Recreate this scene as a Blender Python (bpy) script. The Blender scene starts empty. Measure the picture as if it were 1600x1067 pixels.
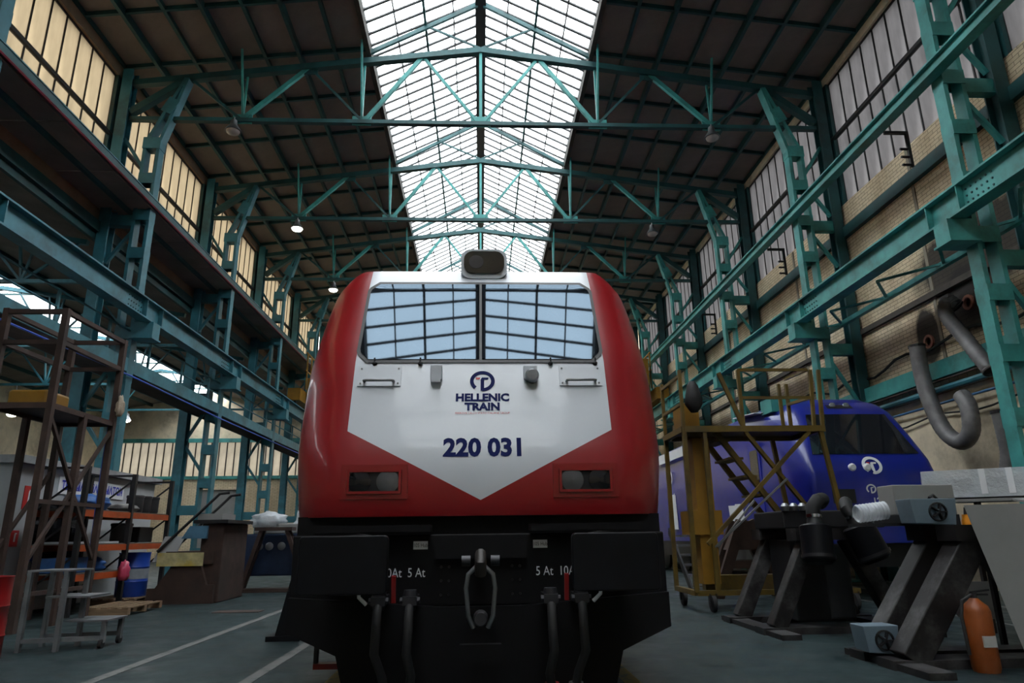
import bpy, bmesh, math, random
from mathutils import Vector, Matrix
random.seed(7)
scene = bpy.context.scene
col = scene.collection
# ------------------------------------------------------------------ camera, sky, exposure
F_PX, CX, CY = 1067.0, 800.0, 533.5
CAM_H = 1.22
def setup_camera():
    d = Vector((-49.0, 304.5, F_PX)).normalized()          # hall axis (+Y) in camera space (x right, y down, z forward)
    xr = Vector((d.z, 0, -d.x)).normalized()
    up = d.cross(xr)
    if up.y > 0: up = -up
    right = Vector((xr.x, d.x, up.x)); down = Vector((xr.y, d.y, up.y)); fwd = Vector((xr.z, d.z, up.z))
    m = Matrix((( right.x, -down.x, -fwd.x, 0), (right.y, -down.y, -fwd.y, 0), (right.z, -down.z, -fwd.z, CAM_H), (0, 0, 0, 1)))
    cd = bpy.data.cameras.new('camera'); cd.sensor_width = 36.0; cd.lens = F_PX / 1600 * 36
    cd.clip_start = 0.05; cd.clip_end = 500
    co = bpy.data.objects.new('camera', cd); col.objects.link(co); co.matrix_world = m
    scene.camera = co
setup_camera()
SKY = 9.0
w = bpy.data.worlds.new('overcast_sky'); scene.world = w; w.use_nodes = True
bg = w.node_tree.nodes['Background']; bg.inputs[0].default_value = (0.93, 0.97, 1.0, 1); bg.inputs[1].default_value = SKY
vs = scene.view_settings
vs.view_transform = 'Standard'; vs.look = 'None'; vs.gamma = 1.0; vs.exposure = 0.0; vs.use_curve_mapping = False

# ------------------------------------------------------------------ materials
MATS = {}
def nt(name):
    m = bpy.data.materials.new(name); m.use_nodes = True
    t = m.node_tree; b = t.nodes['Principled BSDF']
    return m, t, b
def N(t, typ, **kw):
    n = t.nodes.new(typ)
    for k, v in kw.items(): setattr(n, k, v)
    return n
def coords(t, scale=(1, 1, 1)):
    tc = N(t, 'ShaderNodeTexCoord'); mp = N(t, 'ShaderNodeMapping'); mp.inputs['Scale'].default_value = scale
    t.links.new(tc.outputs['Object'], mp.inputs[0]); return mp.outputs[0]
def ramp(t, src, stops):
    r = N(t, 'ShaderNodeValToRGB'); e = r.color_ramp.elements
    e[0].position, e[0].color = stops[0][0], (*stops[0][1], 1)
    e[1].position, e[1].color = stops[-1][0], (*stops[-1][1], 1)
    for p, c in stops[1:-1]:
        x = e.new(p); x.color = (*c, 1)
    t.links.new(src, r.inputs[0]); return r.outputs[0]
def noise(t, vec, sc, det=4, rough=.6):
    n = N(t, 'ShaderNodeTexNoise'); n.inputs['Scale'].default_value = sc; n.inputs['Detail'].default_value = det
    n.inputs['Roughness'].default_value = rough
    t.links.new(vec, n.inputs['Vector']); return n.outputs['Fac']
def mat(name, c, rough=.6, metal=0, var=.25, sc=3.0, dirt=None, dirt_amt=.5, bump=0, coat=0, scale=(1, 1, 1)):
    """painted / bare surface: base colour with soft variation and patches of wear"""
    if name in MATS: return MATS[name]
    m, t, b = nt(name); v = coords(t, scale)
    lo = tuple(x * (1 - var) for x in c); hi = tuple(min(1, x * (1 + var)) for x in c)
    f = noise(t, v, sc); out = ramp(t, f, [(.3, lo), (.7, hi)])
    if dirt:
        f2 = noise(t, v, sc * .45, 6, .7)
        k = ramp(t, f2, [(.5, (0, 0, 0)), (.68, (dirt_amt,) * 3)])
        mx = N(t, 'ShaderNodeMix', data_type='RGBA'); t.links.new(k, mx.inputs[0]); t.links.new(out, mx.inputs[6])
        mx.inputs[7].default_value = (*dirt, 1); out = mx.outputs[2]
    t.links.new(out, b.inputs['Base Color'])
    b.inputs['Roughness'].default_value = rough; b.inputs['Metallic'].default_value = metal
    if coat: b.inputs['Coat Weight'].default_value = coat; b.inputs['Coat Roughness'].default_value = .06
    if bump:
        bn = N(t, 'ShaderNodeBump'); bn.inputs['Strength'].default_value = bump; bn.inputs['Distance'].default_value = .02
        t.links.new(noise(t, v, sc * 6), bn.inputs['Height']); t.links.new(bn.outputs[0], b.inputs['Normal'])
    MATS[name] = m; return m
def glaze(name, c, transp, dirt_sc=1.2, var=.25, scale=(1, 1, 1)):
    """thin pane: part clear, part milky (lets daylight through diffusely)"""
    m = bpy.data.materials.new(name); m.use_nodes = True; t = m.node_tree; t.nodes.remove(t.nodes['Principled BSDF'])
    o = t.nodes['Material Output']; v = coords(t, scale)
    cc = ramp(t, noise(t, v, dirt_sc, 5), [(.3, tuple(x * (1 - var) for x in c)), (.7, tuple(min(1, x * (1 + var)) for x in c))])
    tr = N(t, 'ShaderNodeBsdfTransparent'); tl = N(t, 'ShaderNodeBsdfTranslucent'); df = N(t, 'ShaderNodeBsdfDiffuse')
    df.inputs[0].default_value = (*[x * .5 for x in c], 1)
    t.links.new(cc, tl.inputs[0])
    a1 = N(t, 'ShaderNodeMixShader'); a1.inputs[0].default_value = .12; t.links.new(tl.outputs[0], a1.inputs[1]); t.links.new(df.outputs[0], a1.inputs[2])
    a2 = N(t, 'ShaderNodeMixShader'); a2.inputs[0].default_value = transp; t.links.new(a1.outputs[0], a2.inputs[1]); t.links.new(tr.outputs[0], a2.inputs[2])
    t.links.new(a2.outputs[0], o.inputs[0]); return m
def emis(name, c, s):
    m, t, b = nt(name); b.inputs['Base Color'].default_value = (*c, 1); b.inputs['Emission Color'].default_value = (*c, 1)
    b.inputs['Emission Strength'].default_value = s; return m

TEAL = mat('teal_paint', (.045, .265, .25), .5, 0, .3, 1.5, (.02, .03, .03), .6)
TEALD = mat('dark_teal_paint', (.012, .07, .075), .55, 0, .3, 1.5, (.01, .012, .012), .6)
BLUEGREY = mat('blue_teal_paint', (.03, .15, .19), .5, 0, .3, 1.3, (.01, .02, .02), .6)
ROOFP = mat('roof_board', (.2, .175, .155), .9, 0, .2, .8, (.11, .095, .082), .6)
DECK = mat('roof_deck', (.05, .045, .04), .95)
BLACKST = mat('black_steel', (.012, .012, .014), .5, 0, .3, 4)
BLACKGL = mat('black_gloss_paint', (.0045, .005, .007), .45, 0, .3, 4)
BLACKGL.node_tree.nodes['Principled BSDF'].inputs['Specular IOR Level'].default_value = .22
BLACKUF = mat('black_underframe', (.004, .004, .005), .6, 0, .3, 4)
BLACKUF.node_tree.nodes['Principled BSDF'].inputs['Specular IOR Level'].default_value = .2
GREYST = mat('bare_steel', (.28, .29, .3), .4, .8, .2, 6)
CHROME = mat('bright_steel', (.6, .62, .65), .22, 1, .1, 6)
RUST = mat('rusty_brown_steel', (.045, .024, .018), .75, 0, .4, 3, (.02, .015, .013), .7)
YEL = mat('yellow_paint', (.12, .075, .008), .55, 0, .3, 3, (.05, .035, .02), .8)
YELC = mat('crane_yellow', (.26, .13, .01), .5, 0, .2, 2)
ORANGE = mat('orange_beam_paint', (.4, .065, .012), .5, 0, .2, 3, (.1, .04, .02), .5)
REDG = mat('dark_red_paint', (.16, .01, .025), .5, 0, .2, 3)
WHITEP = mat('white_panel_paint', (.4, .42, .44), .55, 0, .06, 2, (.3, .3, .3), .3)
GREYP = mat('grey_panel', (.24, .24, .235), .65, 0, .1, 1.5, (.2, .2, .19), .4)
WOOD = mat('pallet_wood', (.2, .13, .075), .8, 0, .35, 3, scale=(1, 8, 8))
RUBBER = mat('black_rubber', (.014, .014, .015), .7, 0, .2, 8)
REDP = mat('red_paint', (.24, .006, .008), .4, 0, .15, 3)
NAVY = mat('navy_print', (.006, .012, .085), .6, 0, .05)
NAVY.node_tree.nodes['Principled BSDF'].inputs['Specular IOR Level'].default_value = .1
REDPR = mat('red_print', (.55, .03, .03), .4, 0, .05)
WHITEPR = mat('white_print', (.75, .77, .8), .5, 0, .05)
DKGLASS = mat('dark_lamp_glass', (.01, .01, .012), .08, 0, .1)
CLEARLENS = mat('lamp_lens', (.35, .36, .38), .12, .5, .1)
BLUED = mat('blue_drum_paint', (.012, .05, .3), .4, 0, .15, 3)
BLUEM = mat('blue_machine_paint', (.02, .10, .24), .45, 0, .2, 3)
GREYBLUE = mat('grey_blue_paint', (.13, .18, .22), .5, 0, .15, 3)
DUCT = mat('grey_duct_fabric', (.15, .145, .145), .55, .3, .25, 4)
CABLE = mat('blue_cable_jacket', (.03, .1, .5), .45, 0, .1)
SACK = mat('beige_sack', (.4, .33, .25), .9, 0, .3, 6, bump=.5)
SKYP = glaze('skylight_glass', (.85, .9, .92), .72, 1.5, .1)
LWIN = glaze('cream_glazing', (.40, .35, .27), .012, 1.0, .22, (1, 1.5, .35))
RWIN = glaze('grey_glazing', (.225, .218, .218), .008, 1.0, .3, (1, 1.5, .35))
EWIN = glaze('pale_glazing', (.32, .29, .24), .05, 1.0, .2)

def brick_mat():
    m, t, b = nt('cream_brick'); tc = N(t, 'ShaderNodeTexCoord'); sp = N(t, 'ShaderNodeSeparateXYZ'); t.links.new(tc.outputs['Object'], sp.inputs[0])
    cb = N(t, 'ShaderNodeCombineXYZ'); ad = N(t, 'ShaderNodeMath', operation='ADD'); t.links.new(sp.outputs[0], ad.inputs[0]); t.links.new(sp.outputs[1], ad.inputs[1])
    t.links.new(ad.outputs[0], cb.inputs[0]); t.links.new(sp.outputs[2], cb.inputs[1])
    br = N(t, 'ShaderNodeTexBrick'); t.links.new(cb.outputs[0], br.inputs['Vector'])
    br.inputs['Color1'].default_value = (.78, .65, .45, 1); br.inputs['Color2'].default_value = (.68, .56, .38, 1); br.inputs['Mortar'].default_value = (.26, .2, .14, 1)
    br.inputs['Scale'].default_value = 1.0; br.inputs['Brick Width'].default_value = .3; br.inputs['Row Height'].default_value = .095; br.inputs['Mortar Size'].default_value = .007
    # grime streaks
    mp = N(t, 'ShaderNodeMapping'); mp.inputs['Scale'].default_value = (1, 1, .22); t.links.new(tc.outputs['Object'], mp.inputs[0])
    g = ramp(t, noise(t, mp.outputs[0], .9, 6, .65), [(.42, (1, 1, 1)), (.75, (.6, .54, .47))])
    mx = N(t, 'ShaderNodeMix', data_type='RGBA', blend_type='MULTIPLY'); mx.inputs[0].default_value = 1
    t.links.new(br.outputs[0], mx.inputs[6]); t.links.new(g, mx.inputs[7])
    # soot stain left on the wall by the exhaust outlets
    out = mx.outputs[2]
    for (y, z, ry, rz) in ((13.2, 7.05, 2.4, 1.15), (13.7, 6.1, .8, .9), (15.2, 5.7, .5, .8)):
        m2 = N(t, 'ShaderNodeMapping'); m2.inputs['Location'].default_value = (0, -y / ry, -z / rz); m2.inputs['Scale'].default_value = (0, 1 / ry, 1 / rz)
        t.links.new(tc.outputs['Object'], m2.inputs[0])
        gr = N(t, 'ShaderNodeTexGradient', gradient_type='SPHERICAL'); t.links.new(m2.outputs[0], gr.inputs[0])
        nz = noise(t, mp.outputs[0], 2.2, 5); mu = N(t, 'ShaderNodeMath', operation='MULTIPLY'); t.links.new(gr.outputs[1], mu.inputs[0]); t.links.new(nz, mu.inputs[1])
        k = ramp(t, mu.outputs[0], [(.01, (0, 0, 0)), (.12, (.95, .95, .95))])
        q = N(t, 'ShaderNodeMix', data_type='RGBA'); t.links.new(k, q.inputs[0]); t.links.new(out, q.inputs[6]); q.inputs[7].default_value = (.022, .019, .017, 1); out = q.outputs[2]
    t.links.new(out, b.inputs['Base Color']); b.inputs['Roughness'].default_value = .9
    bp = N(t, 'ShaderNodeBump'); bp.inputs['Strength'].default_value = .5; bp.inputs['Distance'].default_value = .012; bp.invert = True
    t.links.new(br.outputs['Fac'], bp.inputs['Height']); t.links.new(bp.outputs[0], b.inputs['Normal'])
    return m
BRICK = brick_mat()
PLASTER = mat('cream_plaster', (.68, .58, .42), .9, 0, .2, 1.2, (.16, .12, .08), .6, bump=.3)
BRICKD = mat('brown_spandrel', (.22, .15, .095), .9, 0, .2, 2)
def floor_mat():
    m, t, b = nt('teal_floor_paint'); v = coords(t)
    base = ramp(t, noise(t, v, .55, 6, .65), [(.32, (.012, .022, .024)), (.55, (.019, .034, .036)), (.75, (.028, .042, .042))])
    w_ = ramp(t, noise(t, v, 1.7, 8, .7), [(.56, (0, 0, 0)), (.68, (.75, .75, .75))])
    mx = N(t, 'ShaderNodeMix', data_type='RGBA'); t.links.new(w_, mx.inputs[0]); t.links.new(base, mx.inputs[6]); mx.inputs[7].default_value = (.022, .02, .018, 1)
    t.links.new(mx.outputs[2], b.inputs['Base Color'])
    t.links.new(ramp(t, noise(t, v, 2.3, 6), [(.3, (.35,) * 3), (.7, (.65,) * 3)]), b.inputs['Roughness']); b.inputs['Specular IOR Level'].default_value = .3
    return m
FLOOR = floor_mat()
def worn_line(name, c):
    m, t, b = nt(name); v = coords(t)
    t.links.new(ramp(t, noise(t, v, 6, 8, .75), [(.38, (.03, .045, .045)), (.5, c)]), b.inputs['Base Color']); b.inputs['Roughness'].default_value = .6; return m
LINEW = worn_line('worn_white_line', (.13, .13, .125)); LINEY = worn_line('worn_yellow_line', (.22, .16, .015))
def windshield_mat(name, tint, refl):
    m, t, b = nt(name); b.inputs['Base Color'].default_value = (.012, .014, .018, 1); b.inputs['Roughness'].default_value = .03
    gl = N(t, 'ShaderNodeBsdfGlossy'); gl.inputs[0].default_value = (*tint, 1); gl.inputs['Roughness'].default_value = .02
    mx = N(t, 'ShaderNodeMixShader'); mx.inputs[0].default_value = refl
    t.links.new(b.outputs[0], mx.inputs[1]); t.links.new(gl.outputs[0], mx.inputs[2]); t.links.new(mx.outputs[0], t.nodes['Material Output'].inputs[0]); return m
WSHIELD = windshield_mat('coated_windscreen', (.50, .68, .85), .085)
WSHIELD.node_tree.nodes['Principled BSDF'].inputs['Specular IOR Level'].default_value = 0
WSHIELD2 = windshield_mat('dark_windscreen', (.3, .33, .36), .05)
def plastic_mat():
    m, t, b = nt('clear_plastic_wrap'); v = coords(t)
    b.inputs['Base Color'].default_value = (.75, .8, .85, 1); b.inputs['Roughness'].default_value = .18
    bp = N(t, 'ShaderNodeBump'); bp.inputs['Strength'].default_value = .9; bp.inputs['Distance'].default_value = .05
    t.links.new(noise(t, v, 5, 5), bp.inputs['Height']); t.links.new(bp.outputs[0], b.inputs['Normal'])
    tr = N(t, 'ShaderNodeBsdfTransparent'); mx = N(t, 'ShaderNodeMixShader'); mx.inputs[0].default_value = .4
    t.links.new(b.outputs[0], mx.inputs[1]); t.links.new(tr.outputs[0], mx.inputs[2]); t.links.new(mx.outputs[0], t.nodes['Material Output'].inputs[0]); return m
PLASTIC = plastic_mat()
def red_white_mat():
    """locomotive body: red with the white chevron panel painted on the nose (edges in body coordinates)"""
    m, t, b = nt('red_white_livery'); tc = N(t, 'ShaderNodeTexCoord'); sp = N(t, 'ShaderNodeSeparateXYZ'); t.links.new(tc.outputs['Object'], sp.inputs[0])
    def M(op, a, bb):
        n = N(t, 'ShaderNodeMath', operation=op)
        for i, x in enumerate((a, bb)):
            if isinstance(x, (int, float)): n.inputs[i].default_value = x
            elif x is not None: t.links.new(x, n.inputs[i])
        return n.outputs[0]
    ax = M('ABSOLUTE', sp.outputs[0], None)
    inside = M('LESS_THAN', ax, 1.10)
    above = M('GREATER_THAN', sp.outputs[2], M('ADD', M('MULTIPLY', ax, .518), 1.50))
    front = M('LESS_THAN', sp.outputs[1], 2.6)
    k = M('MULTIPLY', M('MULTIPLY', inside, above), front)
    mx = N(t, 'ShaderNodeMix', data_type='RGBA'); t.links.new(k, mx.inputs[0]); mx.inputs[6].default_value = (.26, .004, .008, 1); mx.inputs[7].default_value = (.60, .63, .68, 1)
    t.links.new(mx.outputs[2], b.inputs['Base Color']); b.inputs['Roughness'].default_value = .32
    b.inputs['Coat Weight'].default_value = .35; b.inputs['Coat Roughness'].default_value = .06
    return m
LIVERY = red_white_mat()
BLUEL = mat('blue_livery', (.007, .016, .24), .35, 0, .08, 2, coat=.35)

# ------------------------------------------------------------------ mesh helpers
class MB:
    def __init__(s): s.v = []; s.f = []
    def add(s, vs_, fs):
        o = len(s.v); s.v += [tuple(x) for x in vs_]; s.f += [tuple(i + o for i in f) for f in fs]; return s
    def box(s, x0, x1, y0, y1, z0, z1):
        return s.add([(x, y, z) for z in (z0, z1) for y in (y0, y1) for x in (x0, x1)], [(0, 2, 3, 1), (4, 5, 7, 6), (0, 1, 5, 4), (2, 6, 7, 3), (0, 4, 6, 2), (1, 3, 7, 5)])
    def beam(s, p, q, w_, h_, up=(0, 0, 1)):
        p = Vector(p); q = Vector(q); d = (q - p).normalized(); u = Vector(up)
        if abs(d.dot(u)) > .99: u = Vector((0, 1, 0))
        sd = d.cross(u).normalized(); u = sd.cross(d)
        vs_ = [a + sd * (i * w_ / 2) + u * (j * h_ / 2) for a in (p, q) for j in (-1, 1) for i in (-1, 1)]
        return s.add(vs_, [(0, 2, 3, 1), (4, 5, 7, 6), (0, 1, 5, 4), (2, 6, 7, 3), (0, 4, 6, 2), (1, 3, 7, 5)])
    def tube(s, pts, r, n=10, cap=True):
        pts = [Vector(p) for p in pts]; rs = r if isinstance(r, (list, tuple)) else [r] * len(pts); rings = []; prev = None
        for i, p in enumerate(pts):
            d = (pts[min(i + 1, len(pts) - 1)] - pts[max(i - 1, 0)]).normalized()
            if prev is None:
                u = Vector((0, 0, 1)) if abs(d.z) < .9 else Vector((1, 0, 0)); a = d.cross(u).normalized()
            else:
                a = prev - d * prev.dot(d); a.normalize()
            prev = a; b = d.cross(a)
            rings.append([p + (a * math.cos(t) + b * math.sin(t)) * rs[i] for t in [2 * math.pi * k / n for k in range(n)]])
        vs_ = [x for r_ in rings for x in r_]; fs = []
        for i in range(len(pts) - 1):
            for k in range(n):
                fs.append((i * n + k, i * n + (k + 1) % n, (i + 1) * n + (k + 1) % n, (i + 1) * n + k))
        if cap: fs += [tuple(reversed(range(n))), tuple(range((len(pts) - 1) * n, len(pts) * n))]
        return s.add(vs_, fs)
    def lathe(s, prof, n=20, c=(0, 0, 0), axis='z'):
        c = Vector(c); vs_ = []
        for r, h in prof:
            for k in range(n):
                a = 2 * math.pi * k / n; x, y = r * math.cos(a), r * math.sin(a)
                vs_.append(c + (Vector((x, y, h)) if axis == 'z' else Vector((x, h, y)) if axis == 'y' else Vector((h, x, y))))
        fs = [(i * n + k, i * n + (k + 1) % n, (i + 1) * n + (k + 1) % n, (i + 1) * n + k) for i in range(len(prof) - 1) for k in range(n)]
        fs += [tuple(reversed(range(n))), tuple(range((len(prof) - 1) * n, len(prof) * n))]
        return s.add(vs_, fs)
    def prism(s, poly, a0, a1, axis='y'):
        """polygon in the plane across `axis`, extruded from a0 to a1"""
        def P(u, v_, a): return (u, a, v_) if axis == 'y' else (a, u, v_) if axis == 'x' else (u, v_, a)
        n = len(poly); vs_ = [P(u, v_, a0) for u, v_ in poly] + [P(u, v_, a1) for u, v_ in poly]
        return s.add(vs_, [tuple(range(n)), tuple(reversed(range(n, 2 * n)))] + [(i, (i + 1) % n, n + (i + 1) % n, n + i) for i in range(n)])
    def mesh(s, name, org=(0, 0, 0)):
        o = Vector(org); me = bpy.data.meshes.new(name); me.from_pydata([tuple(Vector(v_) - o) for v_ in s.v], [], s.f)
        bm = bmesh.new(); bm.from_mesh(me); bmesh.ops.recalc_face_normals(bm, faces=bm.faces); bm.to_mesh(me); bm.free(); return me
    def build(s, name, m, parent=None, smooth=False, bevel=0, label=None):
        org = parent.matrix_basis.translation if parent is not None else (0, 0, 0)
        if parent is not None and parent.parent is not None: org = Vector(org) + parent.parent.matrix_basis.translation
        me = s.mesh(name, org); me.materials.append(m)
        o = bpy.data.objects.new(name, me); col.objects.link(o)
        if parent is not None: o.parent = parent
        if smooth:
            for p in me.polygons: p.use_smooth = True
            try: me.set_sharp_from_angle(angle=math.radians(40))
            except Exception: pass
        if bevel:
            b = o.modifiers.new('bevel', 'BEVEL'); b.width = bevel; b.segments = 2; b.limit_method = 'ANGLE'
        if label: o['label'] = label
        return o
def tag(o, label, cat=None, group=None, kind=None):
    o['label'] = label
    if cat: o['category'] = cat
    if group: o['group'] = group
    if kind: o['kind'] = kind
    return o
def thing(name, label, cat, loc=(0, 0, 0), group=None, kind=None):
    o = bpy.data.objects.new(name, None); col.objects.link(o); o.location = loc; o.empty_display_size = .2
    o.matrix_basis = Matrix.Translation(loc)
    return tag(o, label, cat, group, kind)
def copy_tree(o, loc=None, parent=None, label=None):
    c = o.copy(); col.objects.link(c)
    if parent is not None: c.parent = parent
    if loc is not None: c.location = loc
    if label: c['label'] = label
    for ch in list(o.children): copy_tree(ch, None, c)
    return c
def inst(name, me, parent, loc, rot=(0, 0, 0), kind=None):
    o = bpy.data.objects.new(name, me); col.objects.link(o); o.parent = parent; o.location = loc; o.rotation_euler = rot
    if kind: o['kind'] = kind
    return o
def text_mesh(txt, size, bold=0.0, align='CENTER', xscale=1.0):
    cu = bpy.data.curves.new('t', 'FONT'); cu.body = txt; cu.size = size; cu.align_x = align; cu.offset = bold; cu.resolution_u = 3
    o = bpy.data.objects.new('t', cu); col.objects.link(o); bpy.context.view_layer.update()
    me = bpy.data.meshes.new_from_object(o.evaluated_get(bpy.context.evaluated_depsgraph_get()))
    bpy.data.objects.remove(o); bpy.data.curves.remove(cu)
    for v_ in me.vertices: v_.co.x *= xscale
    return me
def put_text(txt, size, fn, m, parent, name='lettering', bold=0.0, xscale=1.0):
    """text laid on a surface: fn maps text (x, y) to a world point"""
    me = text_mesh(txt, size, bold, xscale=xscale); org = parent.matrix_basis.translation.copy()
    if parent.parent is not None: org += parent.parent.matrix_basis.translation
    for v_ in me.vertices: v_.co = Vector(fn(v_.co.x, v_.co.y)) - org
    me.materials.clear(); me.materials.append(m)
    o = bpy.data.objects.new(name, me); col.objects.link(o); o.parent = parent; return o
def struct(name, mb, m, label=None, parent=None, **kw):
    o = mb.build(name, m, parent, **kw)
    if parent is None: o['kind'] = 'structure'
    if label: o['label'] = label
    return o

# ------------------------------------------------------------------ the hall
BAYS = [-14.5, -8, -1.5, 5, 11.5, 18, 24.5, 31, 37.5, 44]
Y0, Y1 = -16.0, 45.5
WX = 10.7
fl = struct('floor', MB().box(-25, 11.2, Y0 - 1, Y1 + .5, -.3, 0), FLOOR, 'teal painted workshop floor with worn patches')
struct('ground', MB().box(-90, 90, -90, 120, -.6, -.32), mat('outside_ground', (.12, .12, .11), .95), 'bare ground outside the hall')
ln = MB()
for x in (-2.08, -3.52): ln.box(x - .06, x + .06, 5.5, 22 if x > -3 else 14.5, .0005, .004)
ln.build('floor_line', LINEW, fl, label='worn white painted floor line')
ln = MB()
for x in (-1.3, 1.3): ln.box(x - .07, x + .07, -10, 30, .0005, .004)
ln.build('floor_line', LINEY, fl, label='worn yellow painted line beside the track')
rl = MB()
for x in (-.75, .75): rl.box(x - .035, x + .035, Y0, 44, -.01, .012)
rl.build('rail', GREYST, fl)
rl = MB()
for x in (7.0, 8.5): rl.box(x - .035, x + .035, 5, 44, -.01, .012)
rl.build('rail', GREYST, fl)
# roof
def roof_z(x): return 15.0 + (WX - abs(x)) * (.85 / (WX - 3.45))
RS = .85 / (WX - 3.45)
ceil = thing('ceiling', 'dark boarded nave roof with steel purlins', None, (0, 0, 14.9), kind='structure')
for s in (-1, 1):
    mb = MB(); mb.add([(s * 3.45, Y0, roof_z(3.45) + .06), (s * 11.0, Y0, roof_z(11) + .06), (s * 11.0, Y1, roof_z(11) + .06), (s * 3.45, Y1, roof_z(3.45) + .06),
                       (s * 3.45, Y0, roof_z(3.45) + .2), (s * 11.0, Y0, roof_z(11) + .2), (s * 11.0, Y1, roof_z(11) + .2), (s * 3.45, Y1, roof_z(3.45) + .2)],
                      [(0, 1, 2, 3), (4, 5, 6, 7), (0, 1, 5, 4), (1, 2, 6, 5), (2, 3, 7, 6), (3, 0, 4, 7)])
    mb.build('roof_deck', DECK, ceil)
    NP = 7; dx = (WX - 3.45) / NP; dy = 6.5 / 3
    ang = math.atan(RS) * s
    pm = MB().box(-dx / 2 + .012, dx / 2 - .012, -dy / 2 + .012, dy / 2 - .012, -.03, .03).mesh('roof_panel'); pm.materials.append(ROOFP)
    hid = MB()
    for b in range(len(BAYS) - 1):
        for r in range(3):
            for k in range(NP):
                x = s * (3.45 + dx * (k + .5)); y = BAYS[b] + dy * (r + .5); z = roof_z(x)
                if BAYS[b] >= 11 and BAYS[b] < 37:
                    inst('roof_panel', pm, ceil, (x, y, z + .02 - 14.9), (0, ang, 0))
                else:
                    hid.box(x - dx / 2 + .012, x + dx / 2 - .012, y - dy / 2 + .012, y + dy / 2 - .012, z - .02, z + .04)
    o = hid.build('roof_panel', ROOFP, ceil); o['kind'] = 'stuff'
    for k in range(NP + 1):                       # purlins along the hall, heavy and light in turn
        x = s * (3.45 + dx * k); z = roof_z(x); h = .26 if k % 2 == 0 else .14
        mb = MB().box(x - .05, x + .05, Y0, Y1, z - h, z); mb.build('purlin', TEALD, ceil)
    for b in BAYS[:-1]:
        for r in (0, 1, 2):
            y = b + dy * r; mb = MB()
            mb.beam((s * 3.45, y, roof_z(3.45) - .08), (s * WX, y, roof_z(WX) - .08), .08, .13); mb.build('rafter', TEALD, ceil)
# skylight
sk = thing('skylight', 'long gabled glass skylight along the ridge of the nave', None, (0, 0, 15.7), kind='structure')
SE, SZ, RZ = 3.45, 15.86, 17.65
sl = math.hypot(SE, RZ - SZ); sa = math.atan2(RZ - SZ, SE)
pw = 6.5 / 13
pm = MB().box(-sl / 4 + .015, sl / 4 - .015, -pw / 2 + .012, pw / 2 - .012, -.006, .006).mesh('pane'); pm.materials.append(SKYP)
hid = MB(); n_p = 0
for s in (-1, 1):
    for b in range(len(BAYS) - 1):
        for r in range(13):
            for q in (.25, .75):
                x = s * SE * (1 - q); z = SZ + (RZ - SZ) * q; y = BAYS[b] + pw * (r + .5)
                if 10 < BAYS[b] < 37.4 and n_p < 300:
                    inst('pane', pm, sk, (x, y, z - 15.7), (0, s * sa, 0)); n_p += 1
                else:
                    c_, s_ = math.cos(sa), math.sin(sa); a = sl / 4 - .015
                    hid.add([(x - s * a * c_ * e, yy, z + a * s_ * e) for e in (-1, 1) for yy in (y - pw / 2 + .012, y + pw / 2 - .012)], [(0, 1, 3, 2)])
    mb = MB()
    for i in range(int((Y1 - Y0) / pw) + 1):
        y = BAYS[0] - 1.5 + pw * i
        if y < Y1: mb.beam((s * SE, y, SZ), (0, y, RZ), .07, .08)
    o = mb.build('glazing_bar', BLACKST, sk); o['kind'] = 'stuff'
    for q in (.25, .75):
        MB().beam((s * SE * (1 - q), Y0, SZ + (RZ - SZ) * q), (s * SE * (1 - q), Y1, SZ + (RZ - SZ) * q), .04, .04).build('glazing_wire', BLACKST, sk)
    MB().beam((s * SE * .5, Y0, SZ + (RZ - SZ) * .5 - .06), (s * SE * .5, Y1, SZ + (RZ - SZ) * .5 - .06), .07, .12).build('skylight_purlin', TEALD, sk)
    MB().box(s * 3.45 - .07, s * 3.45 + .07, Y0, Y1, 15.55, 16.02).build('curb', DECK, sk)
    for y in BAYS:
        MB().beam((s * 3.45, y, 15.6), (0, y, RZ - .1), .09, .13).build('skylight_rafter', TEALD, sk)
        MB().beam((s * 1.72, y, 16.65), (0, y, 15.85), .05, .06).build('strut', TEALD, sk)
o = hid.build('pane', SKYP, sk); o['kind'] = 'stuff'
MB().box(-.17, .17, Y0, Y1, RZ - .22, RZ + .05).build('ridge_beam', BLACKST, sk)
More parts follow.
